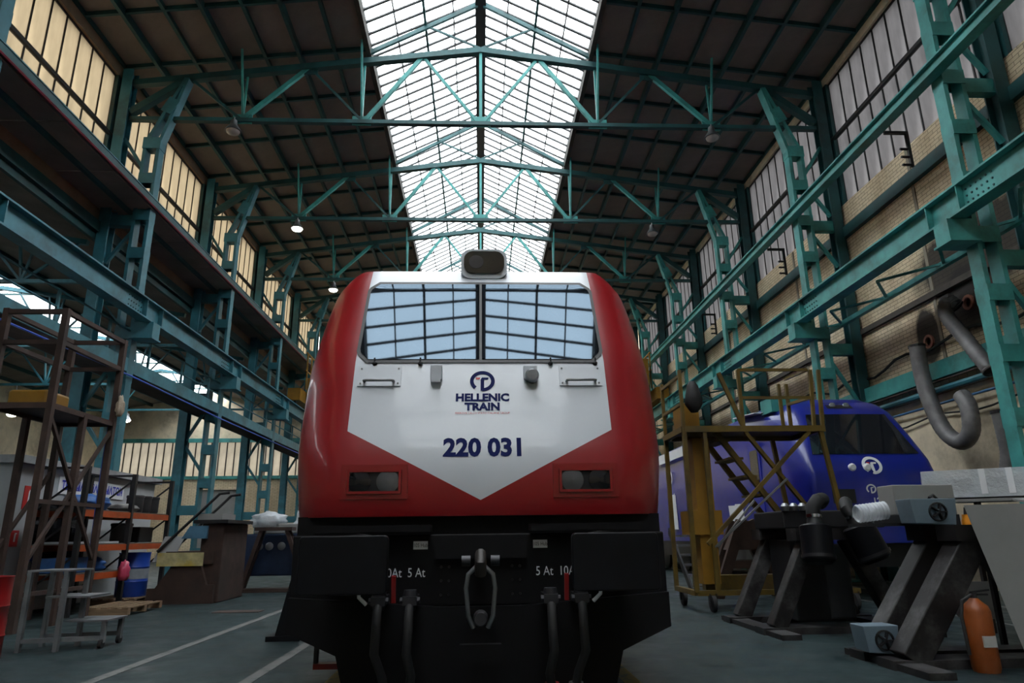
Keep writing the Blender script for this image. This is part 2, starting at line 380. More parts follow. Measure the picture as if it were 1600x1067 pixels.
# roof trusses
def chord_z(x): return 15.75 - abs(x) * (1.4 / 10.3)
def make_truss(y):
    t = thing('roof_truss', 'teal steel roof truss with fanned braces spanning the nave under the skylight', 'truss', (0, y, 13.15), 'nave roof trusses')
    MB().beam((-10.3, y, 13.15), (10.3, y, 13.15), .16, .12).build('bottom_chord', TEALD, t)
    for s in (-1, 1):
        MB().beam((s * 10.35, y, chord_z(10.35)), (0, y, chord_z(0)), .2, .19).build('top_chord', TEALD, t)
        for a, b, w_, m in (((3.5, 13.15), (1.78, chord_z(1.78)), .12, TEAL), ((1.78, chord_z(1.78)), (.08, 13.2), .09, TEAL),
                            ((3.5, 13.15), (5.2, chord_z(5.2)), .07, TEALD), ((5.2, chord_z(5.2)), (7.05, 13.2), .13, TEAL),
                            ((7.05, 13.15), (8.7, chord_z(8.7)), .08, TEALD)):
            MB().beam((s * a[0], y, a[1]), (s * b[0], y, b[1]), w_, w_ * .8, (0, 1, 0)).build('diagonal', m, t)
        for x in (3.55, 7.05):
            for dx_, dy_, zt in ((.02, -.55, 0), (0, .06, 0)):
                MB().beam((s * x, y, 13.2), (s * (x + dx_), y + dy_, roof_z(x) - .2 if dy_ < 0 else chord_z(x)), .06, .05, (0, 1, 0)).build('post', TEAL, t)
            MB().box(s * x - .28, s * x + .28, y - .02, y + .02, 13.05, 13.36).build('gusset_plate', TEAL, t)
        MB().box(s * 5.2 - .25, s * 5.2 + .25, y - .02, y + .02, chord_z(5.2) - .25, chord_z(5.2) + .02).build('gusset_plate', TEALD, t)
        MB().beam((s * 10.3, y, 13.35), (s * 8.8, y, chord_z(8.8) - .05), .2, .2, (0, 1, 0)).build('knee_brace', TEALD, t)
    MB().beam((0, y, 13.15), (0, y, chord_z(0)), .09, .09, (0, 1, 0)).build('post', TEAL, t)
    MB().box(-.3, .3, y - .02, y + .02, 13.05, 13.4).build('gusset_plate', TEAL, t)
    return t
tr0 = make_truss(BAYS[0])
TL = {18: 'teal roof truss of the nave carrying two unlit dome lamps', 24.5: 'teal roof truss of the nave carrying one lit and one unlit dome lamp', 31: 'teal roof truss of the nave carrying a single small lit dome lamp'}
for y in BAYS[1:]: copy_tree(tr0, (0, y, 13.15), None, TL.get(y))
# columns
def make_column(s, y, label, group, mat_front, mat_rear):
    t = thing('steel_column', label, 'column', (s * 9.5, y, 0), group)
    def X(v_): return s * v_
    for x in (9.3, 9.68):
        mb = MB(); a, b = sorted((X(x - .045), X(x + .045)))
        mb.box(a, b, y - .15, y + .15, 0, 12.3)
        mb.build('leg', mat_front, t)
        MB().beam((X(x), y, 12.28), (X(8.72 + (x - 9.3) * .15), y, 14.5), .09, .3, (0, 1, 0)).build('bent_head', mat_front, t)
    z = .8
    while z < 12.4:
        for dy_ in (-.155, .155):
            a, b = sorted((X(9.255), X(9.725)))
            MB().box(a, b, y + dy_ - .012, y + dy_ + .012, z - .16, z + .16).build('batten_plate', mat_front, t)
        z += 1.15
    a, b = sorted((X(9.24), X(9.74)))
    MB().box(a, b, y - .17, y + .17, 12.1, 12.45).build('joint_plate', mat_front, t)
    MB().beam((X(9.22), y - .17, 13.3), (X(9.0), y - .17, 13.75), .34, .02, (0, 1, 0)).build('batten_plate', mat_front, t)
    a, b = sorted((X(10.32), X(10.62)))
    r = MB(); r.box(a, b, y - .17, y - .14, 0, 14.75); r.box(a, b, y + .14, y + .17, 0, 14.75); r.box((a + b) / 2 - .02, (a + b) / 2 + .02, y - .14, y + .14, 0, 14.75)
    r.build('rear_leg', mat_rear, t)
    for z in (9.85, 6.1, 2.2):
        a, b = sorted((X(9.72), X(10.4))); MB().box(a, b, y - .1, y + .1, z - .16, z + .16).build('strut', mat_front, t)
    for (x0, z0, x1, z1) in ((9.7, 9.6, 10.35, 8.6), (9.7, 7.5, 10.35, 8.4), (9.7, 5.8, 10.35, 4.6), (9.7, 3.5, 10.35, 4.4), (9.7, 11.2, 10.35, 10.2), (9.7, 11.5, 10.35, 12.5)):
        MB().beam((X(x0), y, z0), (X(x1), y, z1), .09, .09, (0, 1, 0)).build('brace', mat_front, t)
    # bracket that carries the crane girder
    a, b = sorted((X(8.72), X(9.26)))
    gb = MB().box(a, b, y - .2, y + .2, 6.42, 6.84).build('girder_bracket', mat_front, t)
    MB().box(a - .03, b + .03, y - .25, y + .25, 6.38, 6.42).build('bracket_foot', mat_front, gb)
    a, b = sorted((X(9.1), X(9.85))); MB().box(a, b, y - .3, y + .3, 0, .05).build('base_plate', mat_front, t)
    return t
c = make_column(1, BAYS[0], 'teal riveted twin-leg steel column with batten plates along the brick wall', 'columns along the brick wall', TEAL, TEALD)
CL = {11.5: 'teal twin-leg steel column beside the sooty wall and exhaust hoses', 18: 'teal twin-leg steel column rising behind the blue locomotive'}
for y in BAYS[1:]: copy_tree(c, (9.5, y, 0), None, CL.get(y))
c = make_column(-1, BAYS[0], 'blue-teal twin-leg steel column with batten plates between nave and side hall', 'columns beside the side hall', BLUEGREY, BLUEGREY)
for y in BAYS[1:]: copy_tree(c, (-9.5, y, 0))
# crane girders
for s, m, lab in ((1, TEAL, 'heavy teal crane girder in front of the brick wall'), (-1, BLUEGREY, 'heavy blue-teal crane girder in front of the side hall')):
    t = thing('crane_girder', lab, 'girder', (s * 8.95, 0, 6.86))
    x = s * 8.95
    MB().box(x - .02, x + .02, Y0, 44.5, 6.88, 7.39).build('web', m, t)
    MB().box(x - .16, x + .16, Y0, 44.5, 6.85, 6.89).build('lower_flange', m, t)
    MB().box(x - .16, x + .16, Y0, 44.5, 7.38, 7.42).build('upper_flange', m, t)
    MB().box(x - .03, x + .03, Y0, 44.5, 7.42, 7.5).build('crane_rail', BLACKST, t)
    for y in BAYS:
        for d in (-.45, .45):
            MB().box(x - .14, x + .14, y + d - .012, y + d + .012, 6.89, 7.38).build('stiffener', m, t)
        if y > 0:
            bl = MB()
            for i in range(6):
                for j in range(3):
                    bl.lathe([(.022, 0), (.018, -.02 * s)], 6, (x - s * .02, y - 1.2 + i * .13, 7.0 + j * .13), 'x')
            o = bl.build('rivet', TEALD, t); o['kind'] = 'stuff'
    if s < 0: continue
    # flat bracing between girder and column line
    MB().box(s * 9.95 - .06, s * 9.95 + .06, Y0, 44.5, 6.66, 6.78).build('edge_rail', m, t)
    br = MB(); y = Y0; k = 0
    while y < 43:
        br.beam((s * (9.1 if k % 2 == 0 else 9.95), y, 6.74), (s * (9.95 if k % 2 == 0 else 9.1), y + 1.08, 6.74), .06, .05); y += 1.083; k += 1
    o = br.build('lattice_bracing', m, t); o['kind'] = 'stuff'
# light crane rail along brick wall
t = thing('light_crane_rail', 'slim teal crane rail on the columns below the grey windows', 'rail', (9.12, 0, 10.04))
MB().box(9.1, 9.14, Y0, 44.5, 10.06, 10.32).build('web', TEAL, t)
MB().box(9.0, 9.24, Y0, 44.5, 10.03, 10.07).build('lower_flange', TEAL, t)
MB().box(9.02, 9.22, Y0, 44.5, 10.3, 10.34).build('upper_flange', TEAL, t)
for y in (13.3, 19.9, 26.6):
    b = MB(); b.box(9.2, 9.75, y - .03, y + .03, 9.93, 10.0); b.box(9.68, 9.75, y - .03, y + .03, 9.1, 9.95)
    for z in (9.15, 9.35, 9.55): b.tube([(9.5, y, z), (9.72, y, z)], .03, 6)
    b.build('feed_bracket', BLACKST, t)
# right wall
wr = struct('wall_right', MB().box(WX, WX + .4, Y0, Y1, 0, 10.5), BRICK, 'cream brick wall with grime and soot stains')
MB().box(WX, WX + .4, Y0, Y1, 14.6, 15.2).build('wall_head', PLASTER, wr)
MB().box(WX - .02, WX, Y0, Y1, 0, 4.25).build('plaster_dado', PLASTER, wr, label='cracked cream plaster on lower wall')
MB().box(WX - .14, WX, Y0, Y1, 9.45, 9.76).build('wall_beam', TEALD, wr)
MB().box(WX - .1, WX, Y0, Y1, 6.5, 6.64).build('ledge', mat('sooty_ledge', (.07, .06, .05), .9), wr)
MB().box(WX - .25, WX, Y0, Y1, 4.62, 4.95).build('wall_beam', TEAL, wr)
MB().box(WX - .3, WX, Y0, Y1, 4.55, 4.62).build('wall_beam_flange', TEAL, wr)
for y in [b + 3.25 for b in BAYS[:-1]]:
    MB().box(WX - .03, WX, y - .05, y + .05, 4.95, 10.45).build('wall_joint', mat('grey_joint', (.25, .22, .17), .9), wr)
def wall_pipe(name, pts, r, m, lab, cat='pipe'):
    o = MB().tube(pts, r, 8).build(name, m, None, True); return tag(o, lab, cat)
wall_pipe('wall_pipe', [(10.5, 3, 4.32), (10.5, 43, 4.32)], .07, BLUEGREY, 'thick blue-teal pipe running along the brick wall under the beam')
wall_pipe('wall_pipe', [(10.55, 3, 4.02), (10.55, 43, 4.02)], .03, mat('pipe_blue', (.04, .12, .26), .5), 'thin blue pipe running along the plaster wall')
wall_pipe('wall_pipe', [(10.45, 3, 4.5), (10.45, 43, 4.5)], .025, RUST, 'thin rusty pipe hung just under the wall beam')
wall_pipe('wall_pipe', [(10.6, 13.1, 0.3), (10.6, 13.1, 4.3)], .045, BLUEGREY, 'upright blue-teal pipe beside the hanging exhaust hose')
pts = [(10.6, 6 + i * .5, 5.35 + .1 * math.sin(i * 1.3) + .07 * math.sin(i * .45)) for i in range(60)]
wall_pipe('wall_cable', pts, .035, RUBBER, 'sagging black cable bundle strung along the brick wall', 'cable')
pts = [(10.6, 6 + i * .5, 3.75 + .06 * math.sin(i * 1.1)) for i in range(60)]
wall_pipe('wall_cable', pts, .022, RUBBER, 'thin black cable along the lower plaster wall', 'cable')
for y, z in ((13.7, 6.02), (15.2, 5.55)):
    o = MB().lathe([(.17, 0), (.17, -.05), (.11, -.05), (.1, .02)], 14, (WX, y, z), 'x').build('exhaust_outlet', mat('reddish_clay', (.32, .14, .1), .8), wr)
# flexible exhaust hoses
def hose(pts, r, lab, ribs=True):
    P = [Vector(p) for p in pts]; fine = []
    for i in range(len(P) - 1):
        p0, p1, p2, p3 = P[max(i - 1, 0)], P[i], P[i + 1], P[min(i + 2, len(P) - 1)]
        for k in range(10):
            u = k / 10; fine.append(.5 * ((2 * p1) + (p2 - p0) * u + (2 * p0 - 5 * p1 + 4 * p2 - p3) * u * u + (3 * p1 - p0 - 3 * p2 + p3) * u ** 3))
    fine.append(P[-1])
    rs = [r * (1 + (.06 if i % 2 else -.04) * (1 if ribs else .3)) for i in range(len(fine))]
    t = thing('exhaust_hose', lab, 'hose', tuple(fine[-1]))
    MB().tube(fine, rs, 14, False).build('hose_wall', DUCT, t, True)
    e = fine[0]; d = (fine[0] - fine[1]).normalized()
    MB().tube([e - d * .03, e + d * .03], r * 1.08, 14, False).build('end_ring', BLACKST, t)
    return t
hose([(10.15, 14.9, 5.35), (10.15, 14.9, 4.6), (10.15, 14.75, 3.9), (10.17, 14.5, 3.3), (10.2, 14.1, 3.02), (10.2, 13.75, 3.2), (10.25, 13.75, 3.7), (10.3, 13.95, 4.0)], .17, 'grey exhaust hose hanging in a deep U loop on the wall', False)
hose([(10.42, 13.75, 5.95), (10.32, 13.85, 6.1), (10.2, 13.8, 5.75), (10.2, 13.45, 5.2), (10.15, 13.05, 4.65), (10.15, 12.8, 4.25)], .15, 'ribbed grey exhaust hose slanting down from the sooty wall outlet')
hose([(10.2, 12.85, 3.45), (10.22, 12.85, 3.0), (10.25, 12.9, 2.6), (10.2, 13.0, 2.2), (10.15, 13.1, 1.8)], .16, 'short open-ended grey exhaust hose standing beside the column', False)
# clerestory windows
def clerestory(i, s, y, z0, z1, ztr, pane_m, frame_m, lab):
    t = thing('window_%d' % i, lab, None, (s * (WX + .12), y, z0), kind='structure')
    n = 10; span = 6.5 - .4; pw_ = span / n; x = s * (WX + .12)
    for (a, b) in ((z0, ztr), (ztr, z1)):
        me = MB().box(-.006, .006, -pw_ / 2 + .02, pw_ / 2 - .02, 0.02, b - a - .02).mesh('pane'); me.materials.append(pane_m)
        for k in range(n):
            if s < 0 and abs(y - 11.5) < .1 and a == z0 and k == 5: continue
            inst('pane', me, t, (0, .2 + pw_ * (k + .5), a - z0))
    if s < 0 and abs(y - 11.5) < .1:      # one lower pane is broken: its lower corner is gone
        yy = y + .2 + pw_ * 5
        MB().prism([(yy + .02, z0 + .95), (yy + .2, z0 + .8), (yy + .3, z0 + .95), (yy + pw_ - .02, z0 + .75), (yy + pw_ - .02, ztr - .02), (yy + .02, ztr - .02)], x - .006, x + .006, 'x').build('pane', pane_m, t, label='broken pane with its lower part missing')
    for k in range(n + 1):
        yy = y + .2 + pw_ * k; MB().box(x - .03, x + .03, yy - .022, yy + .022, z0, z1).build('mullion', frame_m, t)
    for yy in (y, y + 6.5): MB().box(min(s * WX, s * (WX + .3)), max(s * WX, s * (WX + .3)), yy - (.22 if yy > y else 0), yy + (.22 if yy == y else 0), z0 - .02, z1 + .02).build('pier', TEALD, t)
    MB().tube([(x - s * .09, y, ztr), (x - s * .09, y + 6.5, ztr)], .075, 8).build('transom', frame_m, t, True)
    MB().box(x - .04, x + .04, y, y + 6.5, z1 - .05, z1 + .02).build('head_frame', frame_m, t)
    MB().box(x - .04, x + .04, y, y + 6.5, z0 - .02, z0 + .05).build('sill_frame', frame_m, t)
i = 1
for y in BAYS[:-1]:
    clerestory(i, 1, y, 10.5, 14.6, 12.7, RWIN, BLACKST, 'tall grey glazed window band above the brick wall'); i += 1
    clerestory(i, -1, y, 10.31, 14.5, 12.55, LWIN, BLACKST, 'tall cream glazed window band above the gallery'); i += 1
# left side: wall head, gallery, spandrel
wl = struct('wall_left', MB().box(-WX - .4, -WX, Y0, Y1, 9.76, 10.3), BRICKD, 'brown brick spandrel under the cream windows')
MB().box(-WX - .4, -WX, Y0, Y1, 14.5, 15.2).build('wall_head', BRICKD, wl)
MB().box(-WX - .15, -WX + .15, Y0, Y1, 9.45, 9.76).build('wall_beam', TEALD, wl)
# gallery walkway fixed to the wall
for b in BAYS[:-1]:
    for k in range(3):
        MB().box(-WX + .001, -9.25, b + k * 6.5 / 3 + .02, b + (k + 1) * 6.5 / 3 - .02, 10.2, 10.26).build('gallery_panel', ROOFP, wl)
MB().box(-9.27, -9.2, Y0, 44.5, 10.24, 10.5).build('gallery_beam', TEALD, wl)
MB().box(-9.4, -9.18, Y0, 44.5, 10.49, 10.52).build('edge_flange', BLUEGREY, wl)
MB().tube([(-9.17, Y0, 10.24), (-9.17, 44.5, 10.24)], .035, 6).build('edge_strip', REDG, wl, label='dark red edge strip')
MB().box(-9.95, -9.85, Y0, 44.5, 10.1, 10.2).build('joist', TEALD, wl)
# lower catwalk with railing on the left
t = thing('catwalk', 'blue-teal catwalk with tubular railing between the side hall columns', 'catwalk', (-9.3, 0, 5.5))
MB().box(-9.32, -9.26, Y0, 44.5, 5.5, 5.85).build('edge_channel', BLUEGREY, t)
MB().box(-10.2, -9.3, Y0, 44.5, 5.5, 5.56).build('deck', RUST, t)
MB().box(-10.24, -10.18, Y0, 44.5, 5.5, 5.8).build('edge_channel', BLUEGREY, t)
for z in (6.2, 6.6): MB().tube([(-9.32, Y0, z), (-9.32, 44.5, z)], .025, 6).build('handrail', BLUEGREY, t)
y = 6.0
while y < 44: MB().box(-9.35, -9.29, y - .03, y + .03, 5.8, 6.62).build('railing_post', BLUEGREY, t); y += 2.17
o = MB().tube([(-9.2, 5, 5.4), (-9.2, 12, 5.33), (-9.2, 18, 5.4), (-9.2, 24.5, 5.34), (-9.2, 44, 5.4)], .022, 6).build('hung_cable', CABLE, None, True)
tag(o, 'bright blue cable strung along the underside of the catwalk', 'cable')
# side hall
AX0, AX1 = -24.3, -10.9
def az(x): return 9.45 + (1 - abs((x + 17.6)) / 6.7) * 1.0
ac = thing('ceiling_side', 'dark boarded roof of the side hall with a skylight strip', None, (-17.6, 0, 9.4), kind='structure')
for a, b in ((-24.5, -18.6), (-16.6, AX1 + .2)):
    mb = MB(); mb.add([(a, Y0, az(a)), (b, Y0, az(b)), (b, Y1, az(b)), (a, Y1, az(a)), (a, Y0, az(a) + .15), (b, Y0, az(b) + .15), (b, Y1, az(b) + .15), (a, Y1, az(a) + .15)],
                      [(0, 1, 2, 3), (4, 5, 6, 7), (0, 1, 5, 4), (1, 2, 6, 5), (2, 3, 7, 6), (3, 0, 4, 7)])
    mb.build('roof_board', ROOFP, ac)
    for k in range(5):
        x = a + (b - a) * k / 4; MB().box(x - .05, x + .05, Y0, Y1, az(x) - .18, az(x)).build('purlin', TEALD, ac)
sg = MB()
for k in range(28):
    y = Y0 + k * 2.2; MB().box(-18.6, -16.6, y + .03, y + 2.17, 10.5, 10.515).build('pane', SKYP, ac)
    sg.box(-18.6, -16.6, y - .03, y + .03, 10.44, 10.53)
sg.build('glazing_bar', TEALD, ac)
def make_side_truss(y):
    t = thing('side_roof_truss', 'teal roof truss with fanned braces in the side hall', 'truss', (-17.6, y, 8.05), 'side hall trusses')
    MB().beam((AX0, y, 8.05), (AX1, y, 8.05), .12, .1).build('bottom_chord', BLUEGREY, t)
    for s in (-1, 1):
        MB().beam((-17.6 + s * 6.7, y, 9.2), (-17.6, y, 10.25), .14, .14).build('top_chord', BLUEGREY, t)
        for a in (2.0, 5.1):
            for d in (-1.3, -.25, .25, 1.3):
                x = a + d * 1.1
                if x < 6.7: MB().beam((-17.6 + s * a, y, 8.05), (-17.6 + s * x, y, 9.2 + (1 - x / 6.7) * 1.05), .06, .06, (0, 1, 0)).build('diagonal', BLUEGREY, t)
    return t
st = make_side_truss(BAYS[0])
for y in BAYS[1:-1]: copy_tree(st, (-17.6, y, 8.05))
struct('wall_side', MB().box(-24.9, -24.5, Y0, Y1, 0, 9.6), PLASTER, 'plastered outer wall of the side hall')
# end wall (north)
we = thing('wall_end', 'cream end wall of the halls with window band', None, (0, Y1, 0), kind='structure')
for a in ((-24.9, -24.0, 0, 9.6), (-24.0, -11.0, 7.45, 10.6), (-24, -18.0, 0, 5.1), (-15.6, -11.0, 0, 5.1), (-18.0, -15.6, 4.3, 5.1), (-11.0, 11.1, 10.2, 17.7), (-11.0, 11.1, 0, 4.8), (-11, -10.2, 4.8, 10.2), (10.2, 11.1, 4.8, 10.2)):
    MB().box(a[0], a[1], Y1 - .2, Y1 + .2, a[2], a[3]).build('wall_section', BRICK if a[3] < 8 else PLASTER, we)
MB().box(-24, -11, Y1 - .35, Y1 - .2, 7.3, 7.55).build('lintel_beam', TEAL, we)
MB().box(-24, -11, Y1 - .35, Y1 - .2, 4.95, 5.15).build('lintel_beam', TEAL, we)
def end_window(i, x0, x1, z0, z1, n, y, m=EWIN, lab='pale glazed window band in the end wall'):
    t = thing('window_%d' % i, lab, None, (x0, y, z0), kind='structure'); pw_ = (x1 - x0) / n
    me = MB().box(.02, pw_ - .02, -.006, .006, .02, z1 - z0 - .02).mesh('pane'); me.materials.append(m)
    for k in range(n): inst('pane', me, t, (pw_ * k, 0, 0))
    for k in range(n + 1): MB().box(x0 + pw_ * k - .03, x0 + pw_ * k + .03, y - .04, y + .04, z0, z1).build('mullion', BLACKST, t)
end_window(21, -24, -11, 5.15, 7.45, 26, Y1)
end_window(22, -10.2, 10.2, 4.8, 10.2, 32, Y1)
d = thing('door_1', 'grey rolling shutter door in the end wall', None, (-16.8, Y1, 0), kind='structure')
for k in range(24): MB().box(-18.0, -15.6, Y1 - .03 - .015 * (k % 2), Y1 + .03, .18 * k, .18 * k + .18).build('shutter_slat', GREYP, d)
# unseen south end: closed brick wall, wide window added to light the locomotive front
wb = thing('wall_back', 'unseen brick end wall with an added wide window', None, (0, Y0, 0), kind='structure')
for a in ((-24.9, -11, 0, 10.6), (-11, 11.1, 0, 5.5), (-11, 11.1, 5.5, 6.2), (-11, 11.1, 12.5, 17.7), (-11, -9.8, 6.2, 12.5), (9.8, 11.1, 6.2, 12.5)):
    MB().box(a[0], a[1], Y0 - .2, Y0 + .2, a[2], a[3]).build('wall_section', BRICK, wb)
end_window(23, -9.8, 9.8, 6.2, 12.5, 24, Y0, RWIN, 'wide pale window added in the unseen end wall to light the locomotive front')

# ------------------------------------------------------------------ lamps under the trusses
def dome_lamp(x, y, z, lit, lab, ztop=None):
    t = thing('pendant_lamp', lab, 'lamp', (x, y, z), 'dome lamps under the roof')
    MB().tube([(x, y, z + .1), (x, y, ztop if ztop else z + .35)], .02, 6).build('stem', GREYST, t)
    MB().lathe([(.06, .38), (.09, .36), (.1, .22), (.14, .16), (.23, .02), (.24, 0), (.22, .0), (.12, .13), (.05, .2)], 18, (x, y, z - .12)).build('shade', GREYST, t, True)
    MB().lathe([(.02, .1), (.15, .06), (.2, .0), (.17, -.06), (.08, -.1)], 14, (x, y, z - .12)).build('globe', emis('lit_bulb', (1, .96, .82), 9) if lit else mat('lamp_globe', (.4, .38, .36), .25), t, True)
dome_lamp(-7.25, 17.9, 12.85, False, 'unlit dome lamp under the roof truss above the cream windows side')
dome_lamp(7.0, 17.9, 12.85, False, 'unlit dome lamp under the truss above the slim crane rail')
dome_lamp(-7.05, 24.4, 12.8, True, 'lit dome lamp glowing white under a nave truss')
dome_lamp(6.75, 24.4, 12.7, False, 'small unlit dome lamp under a farther truss, grey windows side')
dome_lamp(-7.0, 30.9, 12.7, True, 'small lit dome lamp on a far truss close to the cream windows')
dome_lamp(-19.1, 37.5, 7.6, True, 'lit dome lamp hanging in the side hall under the far skylight', 8.05)
dome_lamp(-20.8, 31, 6.8, True, 'lit dome lamp hanging in the side hall behind the rusty staging', 8.05)
# ------------------------------------------------------------------ overhead travelling crane, far behind the locomotive
t = thing('overhead_crane', 'yellow overhead travelling crane bridging the nave behind the locomotive', 'crane', (0, 34, 7.5))
MB().box(-8.6, 8.6, 33.6, 34.0, 7.9, 8.9).build('bridge_girder', YELC, t)
MB().box(-8.6, 8.6, 35.2, 35.6, 7.9, 8.9).build('bridge_girder', YELC, t)
for s in (-1, 1):
    ec = MB().box(s * 8.95 - .3, s * 8.95 + .3, 32.6, 36.6, 7.62, 8.2).build('end_carriage', YELC, t)
    for y in (33, 36.2): MB().lathe([(.2, -.05), (.2, .05)], 14, (s * 8.95, y, 7.7), 'x').build('wheel', BLACKST, ec)
    for (y, z) in ((33.0, 10.0), (33.8, 10.0), (34.6, 10.0)): MB().box(s * 8.5 - .03, s * 8.5 + .03, y - .03, y + .03, 8.2, z).build('railing_post', YELC, t)
    for z in (9.1, 10.0): MB().box(s * 8.5 - .03, s * 8.5 + .03, 32.8, 34.8, z - .03, z + .03).build('handrail', YELC, t)
MB().box(7.4, 8.3, 32.5, 33.5, 8.3, 9.6).build('operator_box', YELC, t)

# ------------------------------------------------------------------ red locomotive
def interp(tab, z):
    if z <= tab[0][0]: return tab[0][1]
    for (a, b), (c_, d_) in zip(tab, tab[1:]):
        if z <= c_: return b + (d_ - b) * (z - a) / (c_ - a)
    return tab[-1][1]
def loco_body(levels, prof, width, flat, corner, ybk, cx, bulge=.03, n1=8, n2=7):
    """nose and body lofted through horizontal sections; returns MB and face_y"""
    def fy(x, z):
        f = interp(flat, z); return interp(prof, z) + bulge * (x / f) ** 2
    rows = []
    for z in levels:
        f, w_, c_ = interp(flat, z), interp(width, z), interp(corner, z); half = []
        for i in range(n1 + 1):
            x = f * i / n1; half.append((x, fy(x, z)))
        y0 = fy(f, z)
        for i in range(1, n2 + 1):
            a = math.pi / 2 * i / n2; half.append((f + (w_ - f) * math.sin(a), y0 + c_ * (1 - math.cos(a))))
        half.append((w_, ybk))
        rows.append([(cx - x, y, z) for x, y in reversed(half[1:])] + [(cx + x, y, z) for x, y in half])
    m = len(rows[0]); mb = MB(); mb.v = [p for r in rows for p in r]
    for r in range(len(rows) - 1):
        for k in range(m - 1): mb.f.append((r * m + k, r * m + k + 1, (r + 1) * m + k + 1, (r + 1) * m + k))
        mb.f.append((r * m + m - 1, r * m, (r + 1) * m, (r + 1) * m + m - 1))
    for r, rev in ((len(rows) - 1, False), (0, True)):     # close top and bottom by bridging mirrored points
        for k in range(m // 2):
            q = (r * m + k, r * m + k + 1, r * m + m - 2 - k, r * m + m - 1 - k)
            if len(set(q)) < 4: q = (r * m + k, r * m + k + 1, r * m + m - 1 - k)
            mb.f.append(tuple(reversed(q)) if rev else q)
    return mb, fy
levels = [1.38, 1.45, 1.6, 1.78, 1.95, 2.07, 2.3, 2.5, 2.71, 2.95, 3.2, 3.4, 3.55, 3.65, 3.74, 3.80, 3.85, 3.89, 3.92, 3.94]
prof = [(1.38, 5.62), (1.45, 5.60), (1.78, 5.60), (2.07, 5.68), (2.71, 5.88), (3.62, 6.42), (3.85, 6.60), (3.90, 6.72), (3.94, 6.9)]
width = [(1.38, 1.51), (1.98, 1.57), (2.6, 1.57), (3.23, 1.53), (3.5, 1.5), (3.68, 1.45), (3.8, 1.38), (3.88, 1.29), (3.92, 1.2), (3.94, 1.1)]
flat = [(1.38, 1.14), (3.85, 1.13), (3.94, .95)]
corner = [(1.38, .38), (3.93, .4)]
body, fy = loco_body(levels, prof, width, flat, corner, 24.0, 0.0, .006)
L = thing('red_locomotive', 'red and white diesel locomotive with white chevron nose and wide windscreen', 'locomotive', (0, 5, 0))
# body object keeps x, z as livery coordinates (origin at the thing's base, y from the nose)
bo = body.build('body', LIVERY, L, True)
def on(x, z, d): return (x, fy(x, z) - d, z)
def patch(poly_grid, d):
    """grid of (x, z) rows laid on the nose at stand-off d"""
    mb = MB(); r, c_ = len(poly_grid), len(poly_grid[0]); mb.v = [on(x, z, d) for row in poly_grid for x, z in row]
    for i in range(r - 1):
        for k in range(c_ - 1): mb.f.append((i * c_ + k, i * c_ + k + 1, (i + 1) * c_ + k + 1, (i + 1) * c_ + k))
    return mb
def rectgrid(x0, x1, z0, z1, nx=6, nz=4, ch=0, chs=(1, 1)):
    g = []
    for j in range(nz + 1):
        z = z0 + (z1 - z0) * j / nz; e = max(0, ch - (z - z0), ch - (z1 - z)); g.append([(x0 + e * chs[0] + (x1 - e * chs[1] - x0 - e * chs[0]) * i / nx, z) for i in range(nx + 1)])
    return g
fr = patch(rectgrid(-1.105, 1.105, 2.70, 3.68, 16, 24, .1), .012).build('windscreen_seal', BLACKST, L)
for s in (-1, 1):
    a, b = (-1.075, -.012) if s < 0 else (.012, 1.075)
    o = patch(rectgrid(a, b, 2.735, 3.645, 8, 24, .085, (1, 0) if s < 0 else (0, 1)), .018).build('windscreen_pane', WSHIELD, fr, True)
# nose lettering and logo
put_text('220 031', .205, lambda x, y: on(x + .03, 1.855 + y, .004), NAVY, L, bold=.0085)
put_text('HELLENIC', .094, lambda x, y: on(x + .015, 2.335 + y, .004), NAVY, L, bold=.0045, xscale=1.1)
put_text('TRAIN', .094, lambda x, y: on(x + .015, 2.25 + y, .004), NAVY, L, bold=.0045, xscale=1.1)
put_text('FERROVIE DELLO STATO ITALIANE GROUP', .024, lambda x, y: on(x + .015, 2.215 + y, .004), REDPR, L)
def logo(fn, r, m1, m2, parent):
    mb = MB(); n = 40; a0, a1 = math.radians(-92), math.radians(230)
    for i in range(n + 1):
        a = a0 + (a1 - a0) * i / n
        mb.v += [fn(r * math.cos(a), r * .9 * math.sin(a)), fn(r * .7 * math.cos(a), r * .62 * math.sin(a))]
    mb.f = [(2 * i, 2 * i + 1, 2 * i + 3, 2 * i + 2) for i in range(n)]
    for q in ([(-.14, .14), (.14, .14), (.14, -.66), (-.14, -.9)], [(-.14, .14), (-.04, .32), (.5, .32), (.46, .14)]):
        o = len(mb.v); mb.v += [fn(r * x, r * y) for x, y in q]; mb.f.append((o, o + 1, o + 2, o + 3))
    mb.build('emblem', m1, parent)
    if m2:
        m_ = MB(); q = [(-.52, .32), (-.14, .32), (-.24, .14), (-.52, .14)]; m_.v = [fn(r * x, r * y) for x, y in q]; m_.f = [(0, 1, 2, 3)]; m_.build('emblem_bar', m2, parent)
logo(lambda x, y: on(x + .015, 2.52 + y, .004), .108, NAVY, REDPR, L)
